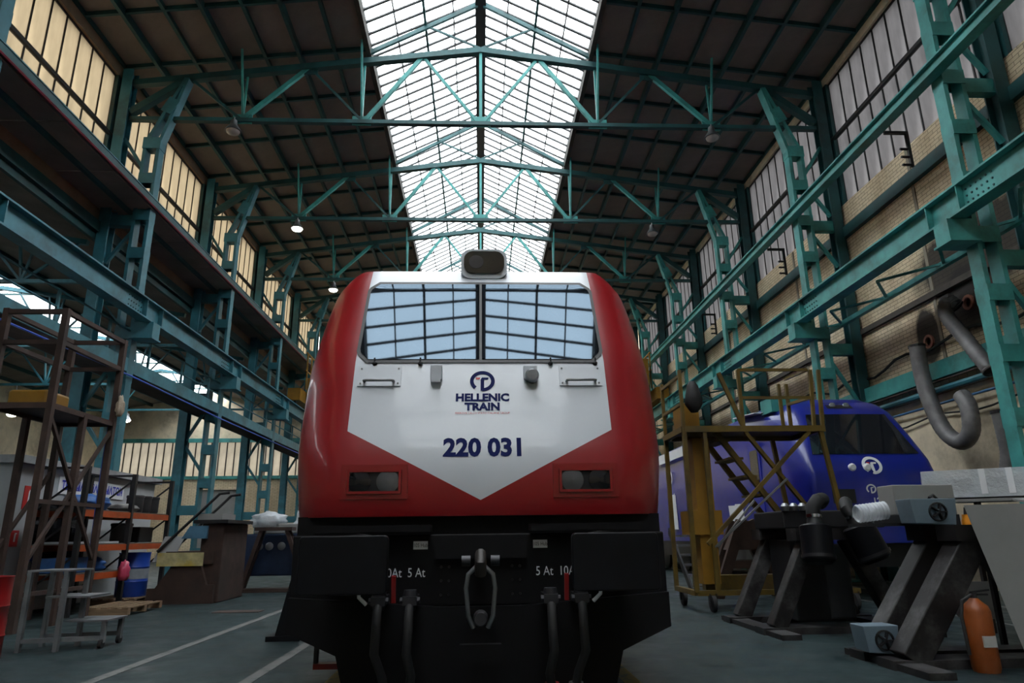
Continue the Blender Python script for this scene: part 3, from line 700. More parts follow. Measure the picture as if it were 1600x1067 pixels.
# service hatches with grab handles
for s in (-1, 1):
    x0, x1 = (s * .69, s * 1.06) if s > 0 else (-1.06, -.69)
    hp = MB().add([on(x, z, .014) for x, z in ((x0, 2.475), (x1, 2.475), (x1, 2.665), (x0, 2.665))] + [on(x, z, -.01) for x, z in ((x0, 2.475), (x1, 2.475), (x1, 2.665), (x0, 2.665))],
             [(0, 1, 2, 3), (0, 1, 5, 4), (1, 2, 6, 5), (2, 3, 7, 6), (3, 0, 4, 7)]).build('hatch_panel', mat('loco_white', (.60, .63, .68), .3, 0, .03), L)
    bt = MB()
    for x in (x0 + .025, x1 - .025):
        for z in (2.5, 2.64): bt.lathe([(.009, 0), (.007, -.008)], 8, on(x, z, .014), 'y')
    bt.build('hatch_screw', GREYST, hp)
    xa, xb = x0 + .06, x1 - .06
    MB().tube([on(xa, 2.515, .005), on(xa, 2.515, .06), on(xa + .02, 2.515, .075), on(xb - .02, 2.515, .075), on(xb, 2.515, .06), on(xb, 2.515, .005)], .012, 8).build('grab_handle', GREYST, hp, True)
for x in (-.93, -.53, .62, 1.02):
    w_ = MB(); w_.lathe([(.022, .0), (.018, -.03), (.008, -.035)], 8, on(x, 2.69, .0), 'y'); w_.tube([on(x, 2.69, .03), on(x, 2.74, .04)], .008, 6); w_.build('wiper_pivot', BLACKST, L)
# sockets
b = MB(); p = on(-.385, 2.56, 0)
b.box(p[0] - .05, p[0] + .05, p[1] - .07, p[1] + .03, 2.52, 2.66); b.build('socket_box', MATS['loco_white'], L, bevel=.01)
MB().box(p[0] - .04, p[0] + .04, p[1] - .085, p[1] - .06, 2.5, 2.53).build('socket_lid', MATS['loco_white'], L)
p = on(.435, 2.57, 0)
b = MB(); b.box(p[0] - .06, p[0] + .06, p[1] - .04, p[1] + .03, 2.53, 2.66); sb_ = b.build('socket_box', MATS['loco_white'], L, bevel=.01)
MB().lathe([(.05, .02), (.06, .0), (.06, -.07), (.045, -.09), (.02, -.09)], 16, (p[0] + .01, p[1] - .03, 2.555), 'y').build('socket_plug', GREYST, sb_, True)
# headlights
for s in (-1, 1):
    x0, x1 = sorted((s * .585, s * 1.115)); z0, z1 = 1.515, 1.785
    RB = MATS.setdefault('loco_red', mat('loco_red', (.25, .004, .008), .3, 0, .03, coat=.5))
    def frame(xa, xb, za, zb, wd, d0, d1, name, m):
        mb = MB()
        for (a, b_, c_, d_) in ((xa, xb, za, za + wd), (xa, xb, zb - wd, zb), (xa, xa + wd, za + wd, zb - wd), (xb - wd, xb, za + wd, zb - wd)):
            q = [(a, c_), (b_, c_), (b_, d_), (a, d_)]
            mb.add([on(x, z, d1) for x, z in q] + [on(x, z, d0) for x, z in q], [(0, 1, 2, 3), (0, 1, 5, 4), (1, 2, 6, 5), (2, 3, 7, 6), (3, 0, 4, 7)])
        return mb.build(name, m, L)
    ls = frame(x0, x1, z0, z1, .045, -.01, .012, 'lamp_surround', RB)
    frame(x0 + .05, x1 - .05, z0 + .04, z1 - .04, .02, -.01, .03, 'lamp_bezel', RB)
    patch(rectgrid(x0 + .06, x1 - .06, z0 + .055, z1 - .055, 4, 2), .004).build('lamp_recess', BLACKST, ls)
    for i, x in enumerate((s * .74, s * .965)):
        MB().lathe([(.092, 0), (.092, -.02), (.07, -.026), (.0, -.03)], 20, on(x, 1.65, .0), 'y').build('headlamp', mat('dim_lens', (.12, .12, .125), .15, .3) if i == 0 else DKGLASS, ls, True)
# roof headlight in its white housing
def capsule(x0, x1, z0, z1, n=8):
    r = (z1 - z0) / 2; p = []
    for i in range(n + 1):
        a = math.pi / 2 + math.pi * i / n; p.append((x0 + r + r * math.cos(a), (z0 + z1) / 2 + r * math.sin(a)))
    for i in range(n + 1):
        a = -math.pi / 2 + math.pi * i / n; p.append((x1 - r + r * math.cos(a), (z0 + z1) / 2 + r * math.sin(a)))
    return p
def rounded(x0, x1, z0, z1, r, n=5):
    p = []
    for cx_, cz_, a0 in ((x1 - r, z1 - r, 0), (x0 + r, z1 - r, 90), (x0 + r, z0 + r, 180), (x1 - r, z0 + r, 270)):
        for i in range(n + 1):
            a = math.radians(a0 + 90 * i / n); p.append((cx_ + r * math.cos(a), cz_ + r * math.sin(a)))
    return p
MB().prism(rounded(-.2, .27, 3.74, 4.06, .1), 6.5, 7.2).build('roof_lamp_housing', MATS['loco_white'], L, True)
MB().prism(rounded(-.17, .24, 3.79, 4.03, .09), 6.48, 6.51).build('roof_lamp_glass', DKGLASS, L)
MB().prism(capsule(-.12, .03, 3.84, 3.98), 6.47, 6.48).build('roof_lamp_reflector', mat('lamp_dark', (.06, .06, .07), .2, .5), L)
# skirt, headstock, buffers
MB().box(-1.46, 1.46, 5.72, 24, .95, 1.385).build('underframe', BLACKUF, L)
MB().box(-1.43, 1.43, 5.5, 5.75, .72, 1.24).build('headstock', BLACKUF, L, bevel=.01)
for s in (-1, 1):
    a, b = sorted((s * .38, s * 1.25)); MB().box(a, b, 5.35, 5.62, 1.26, 1.31).build('front_step', BLACKUF, L)
    cx_ = s * .9
    MB().lathe([(.2, 5.5), (.2, 5.2), (.14, 5.2), (.14, 4.8)], 20, (cx_, 0, 1.05), 'y').build('buffer_shank', BLACKST, L, True)
    MB().prism(rounded(cx_ - .29, cx_ + .29, .865, 1.235, .03), 4.72, 4.8).build('buffer_plate', BLACKGL, L, bevel=.008)
    pl = [(s * .3, .72), (s * 1.42, .8), (s * 1.42, .56), (s * 1.05, .4), (s * .98, .13), (s * .0, .13), (s * .0, .72)]
    MB().prism(pl if s > 0 else list(reversed(pl)), 5.42, 5.5).build('snow_plough', BLACKUF, L)
    # brake hoses with cocks
    for i, x in enumerate((s * .5, s * .72)):
        pts = [(x, 5.2, .8), (x, 5.12, .72), (x, 5.1, .6), (x + s * .01, 5.12, .45), (x - s * .02 * (1 + i), 5.18, .3), (x - s * .05 * i, 5.25, .2)]
        h = MB().tube(pts, .032, 10).build('brake_hose', RUBBER, L, True)
        k = MB(); k.lathe([(.045, .0), (.055, -.05), (.05, -.1), (.035, -.14)], 12, (x, 5.2, .86)); k.box(x - .05, x + .05, 5.13, 5.4, .76, .82); k.tube([(x - .07, 5.18, .79), (x + .07, 5.18, .79)], .022, 8)
        k.build('brake_cock', mat('cock_steel', (.035, .035, .04), .45, .5), L, True)
        MB().lathe([(.05, .06), (.06, 0), (.05, -.06)], 12, (pts[-1][0], 5.25, .17)).build('hose_coupling', REDP if i == 0 else GREYST, h, True)
    MB().beam((s * .61, 5.14, .78), (s * .61, 5.1, .96), .03, .02).build('cock_handle', REDP, L)
    MB().tube([(s * .86, 5.12, .92), (s * .85, 5.12, .82), (s * .8, 5.14, .77)], .014, 6).build('cock_handle', WHITEPR, L)
    # pressure lettering and stickers on the headstock
    o_ = s * .585
    put_text('10At  5 At' if s < 0 else '5 At  10At', .095, lambda x, y, o_=o_: (x + o_, 5.494, .93 + y), WHITEPR, L, xscale=.8)
    MB().box(s * .46 - .055, s * .46 + .055, 5.49, 5.5, 1.13, 1.19).build('sticker', WHITEPR, L)
    put_text('105 Hub', .04, lambda x, y, s=s: (x + s * .46, 5.487, 1.147 + y), BLACKST, L, xscale=.8)
    # bogie wheels seen beside the plough
    MB().lathe([(.5, -.06), (.55, -.05), (.55, .05), (.45, .07)], 28, (s * .75, 8.2, .55), 'x').build('wheel', BLACKST, L, True)
    MB().box(s * 1.1 - .1, s * 1.1 + .1, 6.5, 11, .35, .8).build('bogie_frame', BLACKST, L)
    k = MB(); k.tube([(s * 1.12, 5.9, .75), (s * 1.14, 5.9, .5), (s * 1.05, 5.9, .38)], .03, 8); k.build('guard_iron', GREYST, L, True)
MB().box(-.35, .35, 5.42, 5.5, 1.06, 1.22).build('draw_pocket', BLACKUF, L)
bt = MB()
for x in (-.3, -.24, .24, .3):
    for z in (.8, .9, 1.0, 1.1): bt.lathe([(.011, 0), (.008, -.01)], 6, (x, 5.5, z), 'y')
o = bt.build('headstock_rivet', BLACKST, L); o['kind'] = 'stuff'
h = MB(); h.beam((0, 5.5, 1.05), (0, 5.0, 1.05), .06, .14); h.tube([(0, 5.0, 1.05), (0, 4.92, 1.1), (0, 4.88, 1.05), (0, 4.92, .97)], .04, 10); h.build('draw_hook', mat('hook_steel', (.03, .026, .024), .5, .4), L, True)
for s in (-1, 1):
    MB().tube([(s * .03, 4.95, 1.02), (s * .085, 4.95, .97), (s * .1, 4.97, .88), (s * .085, 5.0, .7), (s * .05, 5.02, .62)], .016, 10).build('coupling_link', GREYST, L, True)
    MB().lathe([(.035, -.03), (.035, .03)], 12, (s * .1, 4.93, 1.06), 'x').build('coupling_pin', mat('dark_pin', (.04, .04, .045), .5, .4), L, True)
MB().lathe([(.05, 0), (.05, -.1), (.04, -.12)], 14, (0, 5.0, .69), 'y').build('coupling_screw', MATS['dark_pin'], L, True)
MB().box(-.14, .14, 4.98, 5.05, .4, .52).build('coupling_nut', BLACKUF, L)
k = MB(); k.beam((-1.28, 5.85, .55), (-1.28, 5.85, .27), .03, .05); k.beam((-1.05, 5.85, .55), (-1.05, 5.85, .27), .03, .05); k.build('step_bracket', BLACKST, L)
MB().box(-1.29, -1.04, 5.8, 5.9, .25, .29).build('step_tread', REDP, L, label='red step tread')
# side details of body: door outline and side skirt tank
MB().box(-1.5, 1.5, 12, 20, .45, .95).build('fuel_tank', BLACKUF, L)

# black slanted post with flanged foot
t = thing('slanted_post', 'black slanted steel post with flanged foot standing beside the locomotive', 'post', (-2.5, 9.45, 0))
MB().beam((-2.44, 9.45, .03), (-2.24, 9.45, .92), .26, .26, (0, 1, 0)).build('shaft', BLACKGL, t)
MB().box(-2.66, -2.24, 9.25, 9.65, 0, .06).build('foot_flange', BLACKGL, t)
MB().box(-2.38, -2.1, 9.28, 9.62, .9, .95).build('cap_plate', BLACKST, t)
o = MB().box(-4.65, -3.85, 12.85, 13.2, .001, .012).build('floor_grate', RUST, None); tag(o, 'dark rectangular grating set in the teal floor', 'grating')

# ------------------------------------------------------------------ blue locomotive
bp_ = [(1.0, 13.3), (2.35, 13.32), (2.6, 13.42), (3.68, 14.1), (3.9, 14.35), (4.08, 14.8)]
bw_ = [(1.0, 1.42), (2.2, 1.45), (3.1, 1.42), (3.7, 1.3), (3.95, 1.15), (4.08, .95)]
bf_ = [(1.0, 1.1), (2.55, 1.16), (3.68, .86), (4.08, .7)]
bc_ = [(1.0, .55), (2.3, .6), (4.08, 1.0)]
BX = 7.75
body, bfy = loco_body([1.0, 1.3, 1.7, 2.1, 2.35, 2.6, 2.9, 3.2, 3.5, 3.68, 3.8, 3.9, 3.98, 4.04, 4.08], bp_, bw_, bf_, bc_, 32.0, BX, .04)
B = thing('blue_locomotive', 'blue electric locomotive with dark sloped windscreen behind the yellow stair platform', 'locomotive', (BX, 13, 0))
body.build('body', BLUEL, B, True)
def bon(x, z, d): return (BX + x, bfy(x, z) - d, z)
def bpatch(q, d, nx=8, nz=8):
    (ax, az_), (bx_, bz), (cx_, cz_), (dx_, dz_) = q; mb = MB()
    for j in range(nz + 1):
        for i in range(nx + 1):
            u, v_ = i / nx, j / nz; xa, za = ax + (bx_ - ax) * u, az_ + (bz - az_) * u; xb, zb = dx_ + (cx_ - dx_) * u, dz_ + (cz_ - dz_) * u
            mb.v.append(bon(xa + (xb - xa) * v_, za + (zb - za) * v_, d))
    for j in range(nz):
        for i in range(nx): mb.f.append((j * (nx + 1) + i, j * (nx + 1) + i + 1, (j + 1) * (nx + 1) + i + 1, (j + 1) * (nx + 1) + i))
    return mb
bpatch([(-1.1, 2.72), (1.1, 2.72), (.86, 3.62), (-.86, 3.62)], .015).build('windscreen', WSHIELD2, B, True)
bpatch([(-.3, 3.77), (.26, 3.77), (.26, 3.93), (-.3, 3.93)], .012, 4, 2).build('lamp_window', BLACKST, B)
for x in (-.15, .15):
    MB().lathe([(.06, .02), (.06, -.02), (.02, -.03)], 14, bon(x, 3.85, .02), 'y').build('headlamp', CLEARLENS, B, True)
logo(lambda x, y: bon(x + .0, 2.48 + y, .01), .2, WHITEPR, REDPR, B)
for x in (-.42, -.12):
    MB().lathe([(.07, .02), (.08, -.03), (.05, -.06)], 12, bon(x, 2.44, .0), 'y').build('white_cap', WHITEPR, B, True)
logo(lambda x, y: bon(x - .12, 2.02 + y, .01), .1, WHITEPR, None, B)
put_text('HELLENIC TRAIN', .11, lambda x, y: bon(x + .55, 1.98 + y, .01), WHITEPR, B, bold=.003)
put_text('120', .17, lambda x, y: bon(x + .0, 1.73 + y, .01), WHITEPR, B, bold=.004)
bpatch([(-.9, 1.75), (-.45, 1.75), (-.45, 2.02), (-.9, 2.02)], .012, 3, 3).build('lamp_recess', BLACKST, B)
bpatch([(.6, 1.55), (.95, 1.55), (.95, 1.8), (.6, 1.8)], .012, 3, 3).build('lamp_recess', BLACKST, B)
MB().box(BX - 1.4, BX + 1.4, 13.6, 32, .55, 1.0).build('underframe', BLACKST, B)
for y in (15.5, 18.0, 24, 26.5): MB().lathe([(.5, -.06), (.55, -.05), (.55, .05), (.45, .07)], 24, (BX - .75, y, .55), 'x').build('wheel', BLACKST, B, True)
sx = BX - 1.455
cdr = MB().box(sx - .004, sx + .03, 15.3, 15.95, 1.2, 3.2).build('cab_door', mat('blue_door', (.01, .022, .33), .35, 0, .05), B)
MB().prism(rounded(15.4, 15.85, 2.3, 3.05, .08), sx - .012, sx, 'x').build('side_window', DKGLASS, cdr)
for y0_, y1_, z0_, z1_ in ((16.5, 17.7, 1.3, 1.95), (22.2, 23.3, 1.35, 2.5)):
    random.seed(int(y0_ * 10)); mb = MB()
    for k in range(5):
        a = y0_ + random.random() * .5; mb.prism([(a, z0_ + random.random() * .15), (a + .5 + random.random() * .3, z0_ + random.random() * .2), (a + .45 + random.random() * .3, z1_ - random.random() * .3), (a + .1, z1_ - random.random() * .2)], sx - .012 - k * .001, sx - .004, 'x')
    mb.build('paint_patch', WHITEPR, B, label='white peeled graffiti patch')
logo(lambda x, y: (sx - .012, 22.8 - x, 3.0 + y), .26, WHITEPR, None, B)
MB().box(sx - .006, sx + .02, 20.5, 24.8, 3.55, 3.85).build('white_band', WHITEPR, B)
MB().beam((BX - 1.25, 15.2, 3.86), (BX - 1.0, 17.2, 4.06), .5, .02, (0, 0, 1)).build('white_stripe', WHITEPR, B)
MB().lathe([(.05, 0), (.045, .3), (.03, .32)], 8, (BX + .1, 15.2, 4.07)).build('aerial', WHITEPR, B)
MB().box(BX - 1.3, BX - .6, 14.7, 15.3, 3.8, 4.12).build('teal_hood', TEAL, B)

# ------------------------------------------------------------------ yellow mobile stair platform
t = thing('stair_platform', 'yellow rolling stair platform with railings beside the blue locomotive', 'platform', (4.8, 12.2, 0))
PX0, PX1, PY0, PY1, PZ = 3.5, 5.95, 11.6, 12.8, 2.95
def bar(name, pts, r=.03, m=YEL, par=None):
    mb = MB()
    for a, b_ in zip(pts, pts[1:]): mb.beam(a, b_, r * 2, r * 2)
    return mb.build(name, m, par if par is not None else t)
for x in (PX0, PX0 + .35):
    for y in (PY0, PY1): bar('post', [(x, y, .3), (x, y, PZ)], .035)
for y in (PY0, PY1): bar('deck_frame', [(PX0, y, PZ), (PX1, y, PZ)], .05)
for x in (PX0, PX1): bar('deck_frame', [(x, PY0, PZ), (x, PY1, PZ)], .05)
MB().box(PX0, PX1, PY0, PY1, PZ + .03, PZ + .06).build('deck', YEL, t)
for x in (PX0, 4.55, PX1 - .15, PX1):
    bar('railing_post', [(x, PY0, PZ), (x + (.06 if x > 5.5 else 0), PY0, PZ + 1.05)], .028)
    if x != 4.55: bar('railing_post', [(x, PY1, PZ), (x, PY1, PZ + 1.05)], .028)
for z in (PZ + .55, PZ + 1.05):
    bar('handrail', [(4.55, PY0, z), (PX1 - .15, PY0, z), (PX1, PY1, z + .1)], .025)
    bar('handrail', [(PX0, PY0, z - .1), (PX0, PY1, z - .1)], .025)
bar('support_leg', [(PX1 - .05, PY0, PZ), (PX1 + .12, PY0, 1.5)], .035); bar('support_leg', [(PX1 - .4, PY1, PZ), (PX1 - .25, PY1, 1.5)], .035)
bar('diagonal_brace', [(4.2, PY0, PZ + 1.0), (4.6, PY0, PZ - .1), (5.75, PY0 + .1, 1.35)], .032)
bar('diagonal_brace', [(PX1 - .25, PY0, PZ - .05), (3.75, PY0, 1.05)], .032)
for dy_ in (0, .75):
    bar('stringer', [(4.15, PY0 + .3 + dy_, PZ), (5.9, PY0 + .3 + dy_, .45)], .045)
for k in range(8):
    f = (k + .5) / 8; x = 4.15 + 1.75 * f; z = PZ - (PZ - .45) * f
    MB().box(x - .13, x + .13, PY0 + .3, PY0 + 1.05, z - .02, z + .02).build('tread', YEL, t)
MB().box(3.75, 4.05, 12.0, 12.5, .4, 2.85).build('mast', YELC, t)
ms = t.children[-1]; MB().box(3.6, 4.15, 11.95, 12.55, 1.2, 1.6).build('mast_collar', YELC, ms)
MB().box(3.62, 3.95, 12.1, 12.6, 3.0, 3.5).build('winch', YELC, ms)
MB().box(3.5, 6.2, PY0 - .03, PY0 + .05, .25, .33).build('base_beam', YEL, t); MB().box(4.0, 6.2, PY1 - .1, PY1 + .1, .25, .5).build('base_beam', YEL, t)
for x in (PX0, 6.15): MB().box(x - .04, x + .04, PY0, PY1, .25, .33).build('base_beam', YEL, t)
for x, y in ((3.75, 11.6), (3.6, 12.75), (6.1, 12.8), (6.1, 11.6)):
    k = MB(); k.box(x - .06, x - .045, y - .05, y + .05, .1, .28); k.box(x + .045, x + .06, y - .05, y + .05, .1, .28); k = k.build('castor_fork', BLACKST, t); MB().lathe([(.12, -.035), (.13, -.03), (.13, .03), (.12, .035)], 18, (x, y, .13), 'x').build('castor_wheel', RUBBER, k, True)
bar('grey_strut', [(3.9, PY0 - .02, 1.0), (4.6, PY0 - .02, 1.75)], .015, GREYST); bar('grey_strut', [(3.85, PY0 - .03, 1.0), (5.2, PY0 - .03, 2.1)], .015, GREYST)
o = MB().lathe([(.05, .5), (.1, .42), (.14, .25), (.16, .1), (.1, .0), (.06, -.05)], 10, (3.72, 11.62, PZ + .35)).build('dark_bag', RUBBER, None, True)
tag(o, 'dark bag hanging on the rail of the yellow platform', 'bag')
# brown timber trestle and steps behind the platform
t = thing('brown_trestle', 'brown A-shaped steel trestle behind the yellow stair platform', 'trestle', (5.3, 14.2, 0))
for y in (13.9, 14.3):
    MB().beam((4.6, y, 0), (5.2, y, 1.45), .2, .1, (0, 1, 0)).build('leg', RUST, t); MB().beam((5.95, y, 0), (5.35, y, 1.45), .2, .1, (0, 1, 0)).build('leg', RUST, t)
    MB().box(4.9, 5.65, y - .05, y + .05, .55, .7).build('cross_bar', RUST, t)
MB().prism([(4.9, .9), (5.65, .9), (5.35, 1.45), (5.2, 1.45)], 13.85, 14.35).build('head_block', RUST, t)
t = thing('grey_steps', 'dark steel steps behind the yellow platform mast', 'steps', (4.6, 15, 0))
for k in range(6): MB().box(4.35 + .0 * k, 5.0, 15 - .25 * (5 - k) + 1.0, 15.24 - .25 * (5 - k) + 1.0, .2 * k + .15, .2 * k + .19).build('tread', GREYST, t)
for x in (4.35, 5.0): MB().beam((x, 14.7, .05), (x, 16.2, 1.3), .04, .15).build('stringer', BLACKST, t)

# ------------------------------------------------------------------ right foreground: dark trestles with machinery
DKST = mat('dark_trestle_steel', (.012, .0105, .011), .55, .2, .4, 3, (.2, .2, .2), .35)
def trestle(ox, oy, wdt, lean, dep, lw, lab):
    t = thing('machine_trestle', lab, 'trestle', (ox, oy, 0))
    for y in (oy, oy + dep):
        MB().box(ox - .1, ox + wdt + .1, y - .14, y + .14, 0, .08).build('skid', DKST, t)
        for x0_, x1_ in ((ox + .12, ox + .12 + lean), (ox + wdt - .12, ox + wdt - .12 - lean)):
            MB().beam((x0_, y, .06), (x1_, y, 1.14), lw, lw, (0, 1, 0)).build('leg', DKST, t, bevel=.012)
        MB().box(ox + lean - .1, ox + wdt - lean + .1, y - .15, y + .15, 1.12, 1.27).build('top_beam', DKST, t)
    for x in (ox + .05, ox + wdt - .05): MB().box(x - .12, x + .12, oy - .6, oy + dep + .3, .0, .06).build('tie', DKST, t)
    return t
trestle(3.6, 9.1, 1.85, .55, 1.2, .2, 'dark steel trestle carrying the black air canisters')
t2 = trestle(3.85, 6.75, 2.3, .8, .5, .25, 'dark worn steel trestle with white peeled paint, over the orange extinguisher')
MB().box(4.95, 5.2, 6.585, 6.6, 1.12, 1.27).build('paint_patch', WHITEP, t2, label='white peeling paint patch')
MB().box(3.95, 5.6, 6.65, 7.4, .0, .05).build('base_plate', DKST, t2)
t = thing('engine_block', 'dark engine housing resting on the trestle under the black canisters', 'engine', (4.7, 9.9, 1.26))
MB().box(4.05, 5.45, 9.3, 10.3, 1.27, 1.5).build('sump', BLACKST, t, bevel=.02); MB().box(4.15, 4.6, 9.4, 10.1, .1, 1.12).build('housing', BLACKST, t, bevel=.02)
MB().box(4.6, 4.95, 9.42, 10.05, .12, 1.05).build('cover_plate', mat('dark_cover', (.03, .032, .035), .5), t, bevel=.02)
for k in range(4): MB().lathe([(.05, 0), (.06, .06), (.03, .1)], 10, (4.1 + k * .12, 9.3, 1.5)).build('filler_cap', GREYST, t, True)
def canister(x, y, z, dx, dz, lab):
    t = thing('air_canister', lab, 'canister', (x, y, z)); a = Vector((x, y, z)); d = Vector((dx, -.15, dz)).normalized()
    MB().tube([a, a + d * .02, a + d * .42, a + d * .46], [.17, .19, .19, .15], 20).build('drum', BLACKGL, t, True)
    MB().tube([a + d * .36, a + d * .4], .205, 20, False).build('rim', BLACKST, t, True)
    MB().tube([a - d * .12, a], [.08, .1], 14).build('neck', BLACKST, t, True)
    MB().tube([a - d * .13, a - d * .09], .095, 14, False).build('clamp', CHROME, t, True)
    return a - d * .12
n1 = canister(4.2, 8.72, 1.3, -.08, -1, 'upright black air canister with elbow hose on the trestle edge')
n2 = canister(4.68, 8.6, 1.3, .35, -1, 'tilted black air canister with open end beside the upright one')
o = MB().tube([n1, n1 + Vector((0, 0, .1)), n1 + Vector((.08, 0, .19)), n1 + Vector((.16, .05, .2)), n1 + Vector((.2, .2, .17))], .09, 14).build('elbow_hose', RUBBER, None, True); tag(o, 'thick black rubber elbow hose on the upright canister', 'hose')
o = MB().tube([n2, n2 + Vector((-.04, .03, .08)), n2 + Vector((.0, .12, .15)), n2 + Vector((.1, .3, .17))], .08, 14).build('elbow_hose', RUBBER, None, True); tag(o, 'short black rubber elbow hose on the tilted canister', 'hose')
pts = [Vector((4.0, 7.33, 1.4)) + Vector((.0185, .0, .002)) * k for k in range(18)]
o = MB().tube(pts, [.085 + (.012 if k % 2 else 0) for k in range(18)], 16, False).build('corrugated_hose', PLASTIC, None, True); tag(o, 'clear corrugated plastic hose piece lying by the grey box', 'hose')
o = MB().box(4.36, 5.02, 7.2, 7.5, 1.38, 1.69).build('grey_box', GREYP, None, bevel=.01); tag(o, 'plain light grey sheet-metal box on the trestles', 'box')
MB().tube([(4.72, 7.2, 1.5), (4.72, 7.16, 1.56), (4.76, 7.16, 1.58), (4.8, 7.16, 1.54), (4.8, 7.2, 1.5)], .015, 8).build('handle', BLACKST, o)
MB().box(4.36, 5.0, 7.15, 7.5, 1.27, 1.38).build('base_rail', BLACKST, o); MB().box(3.98, 4.36, 7.15, 7.5, 1.27, 1.3).build('tray', BLACKST, o)
def fan_box(x, y, z, s, lab, k=1.6):
    t = thing('fan_unit', lab, 'fan', (x, y, z))
    MB().prism([(x, z + .02), (x + s * k, z), (x + s * (k + .15), z + s), (x - .03, z + s)], y, y + .25).build('casing', GREYBLUE, t, bevel=.008)
    c_ = (x + s * k * .58, y - .005, z + s * .5)
    MB().lathe([(s * .36, .01), (s * .36, -.012), (s * .3, -.012), (s * .3, .01)], 20, c_, 'y').build('fan_ring', BLACKST, t, True)
    for k in range(5):
        a = 2 * math.pi * k / 5; MB().beam((c_[0], y - .012, c_[2]), (c_[0] + s * .3 * math.cos(a), y - .012, c_[2] + s * .3 * math.sin(a)), .012, .06, (0, 1, 0)).build('fan_blade', BLACKST, t)
    MB().lathe([(s * .1, .0), (s * .09, -.025)], 12, c_, 'y').build('fan_hub', GREYBLUE, t, True)
fan_box(4.33, 6.85, 1.27, .26, 'blue-grey fan unit standing on the worn trestle')
fan_box(3.72, 6.95, .08, .26, 'blue-grey fan unit standing on the trestle skid near the floor', 1.1)
t = thing('warning_beacon', 'small orange beacon on the corner of the worn trestle', 'beacon', (4.87, 6.85, 1.27))
MB().lathe([(.06, 0), (.06, .04), (.05, .06), (.05, .1)], 12, (4.87, 6.85, 1.27)).build('lens', mat('amber', (.7, .25, .02), .3), t, True); MB().lathe([(.03, .1), (.02, .17)], 8, (4.87, 6.85, 1.27)).build('cap', BLACKST, t, True)
# large pale hood panel with plastic-wrapped boards on top
t = thing('hood_panel', 'large pale grey slanted sheet-metal hood leaning behind the worn trestle', 'hood', (6, 8, 0))
HA, HD, HB = Vector((4.57, 6.45, 0)), Vector((.84, -.54, 0)), Vector((.54, .84, 0))
def hood_pt(u, v_, z): return tuple(HA + HD * u + HB * v_ + Vector((0, 0, z)))
def slab(name, pts, thick, m, par):
    q = [Vector(p) for p in pts]; n_ = (q[1] - q[0]).cross(q[2] - q[0]).normalized() * thick; k = len(q)
    return MB().add(q + [p + n_ for p in q], [tuple(range(k)), tuple(reversed(range(k, 2 * k)))] + [(i, (i + 1) % k, k + (i + 1) % k, k + i) for i in range(k)]).build(name, m, par)
slab('side_sheet', [hood_pt(0, 0, 1.447), hood_pt(2.4, 0, 1.447), hood_pt(2.4, 0, .02), hood_pt(.28, 0, .02)], .03, GREYP, t)
slab('slope_sheet', [hood_pt(.5, .03, 1.45), hood_pt(2.4, .03, 1.45), hood_pt(2.4, 1.28, 1.52), hood_pt(.5, 1.28, 1.52)], .02, GREYP, t)
slab('top_sheet', [hood_pt(-.3, 1.3, 1.52), hood_pt(2.4, 1.3, 1.52), hood_pt(2.4, 3.05, 1.56), hood_pt(-.3, 3.05, 1.56)], .03, GREYP, t)
slab('inner_sheet', [(5.0, 7.9, 1.1), (5.65, 7.9, 1.1), (5.65, 7.9, .82), (5.2, 7.9, .8)], .03, GREYP, t)
slab('inner_sheet', [(5.25, 7.9, .66), (5.8, 7.9, .66), (5.8, 7.9, .26), (5.32, 7.9, .28), (5.2, 7.9, .48)], .03, GREYP, t)
for u, v_ in ((.2, 1.5), (2.2, 1.5), (2.2, 2.9), (.2, 2.9)): MB().beam(hood_pt(u, v_, 0), hood_pt(u, v_, 1.52), .05, .05).build('hood_prop', DKST, t)
t = thing('wrapped_boards', 'stack of grey boards wrapped in clear plastic film on the pale hood', 'boards', (6.3, 8, 1.6))
for k in range(5):
    z = 1.6 + .05 * k; e = -.27 + .02 * (k % 2)
    slab('board', [hood_pt(e, 1.36, z), hood_pt(2.3, 1.36, z), hood_pt(2.3, 3.0, z + .02), hood_pt(e, 3.0, z + .02)], -.035, GREYP, t)
MB().add([hood_pt(u, v_, z) for z in (1.57, 1.87) for u, v_ in ((-.3, 1.32), (2.33, 1.32), (2.33, 3.03), (-.3, 3.03))], [(4, 5, 6, 7), (0, 1, 5, 4), (1, 2, 6, 5), (2, 3, 7, 6), (3, 0, 4, 7)]).build('plastic_film', PLASTIC, t)
for u in (.25, .5, 1.1): slab('tape_strip', [hood_pt(u, 1.315, 1.6), hood_pt(u + .06, 1.315, 1.6), hood_pt(u + .06, 1.315, 1.87), hood_pt(u, 1.315, 1.87)], -.004, WHITEPR, t)
# orange fire extinguisher
def extinguisher(x, y, h, r, m, lab):
    t = thing('fire_extinguisher', lab, 'extinguisher', (x, y, 0))
    MB().lathe([(r * .9, 0), (r, .03), (r, h * .82), (r * .85, h * .9), (r * .45, h * .96), (r * .3, h)], 20, (x, y, 0)).build('cylinder', m, t, True)
    v_ = MB(); v_.lathe([(r * .25, h), (r * .25, h + .05)], 10, (x, y, 0)); v_.beam((x - .02, y, h + .05), (x + .14, y - .02, h + .07), .03, .015); v_.beam((x - .02, y, h + .03), (x + .12, y - .02, h + .03), .03, .015); v_.build('valve', BLACKST, t)
    MB().tube([(x - .03, y - .02, h + .03), (x - r * 1.2, y - .03, h - .02), (x - r * 1.5, y - .04, h - .15), (x - r * 1.45, y - .05, .15)], .015, 8).build('hose', RUBBER, t, True)
    MB().box(x - r * .5, x + r * .5, y - r * 1.02, y - r * .8, h * .35, h * .5).build('label_plate', mat('ext_label', (.5, .5, .48), .6), t)
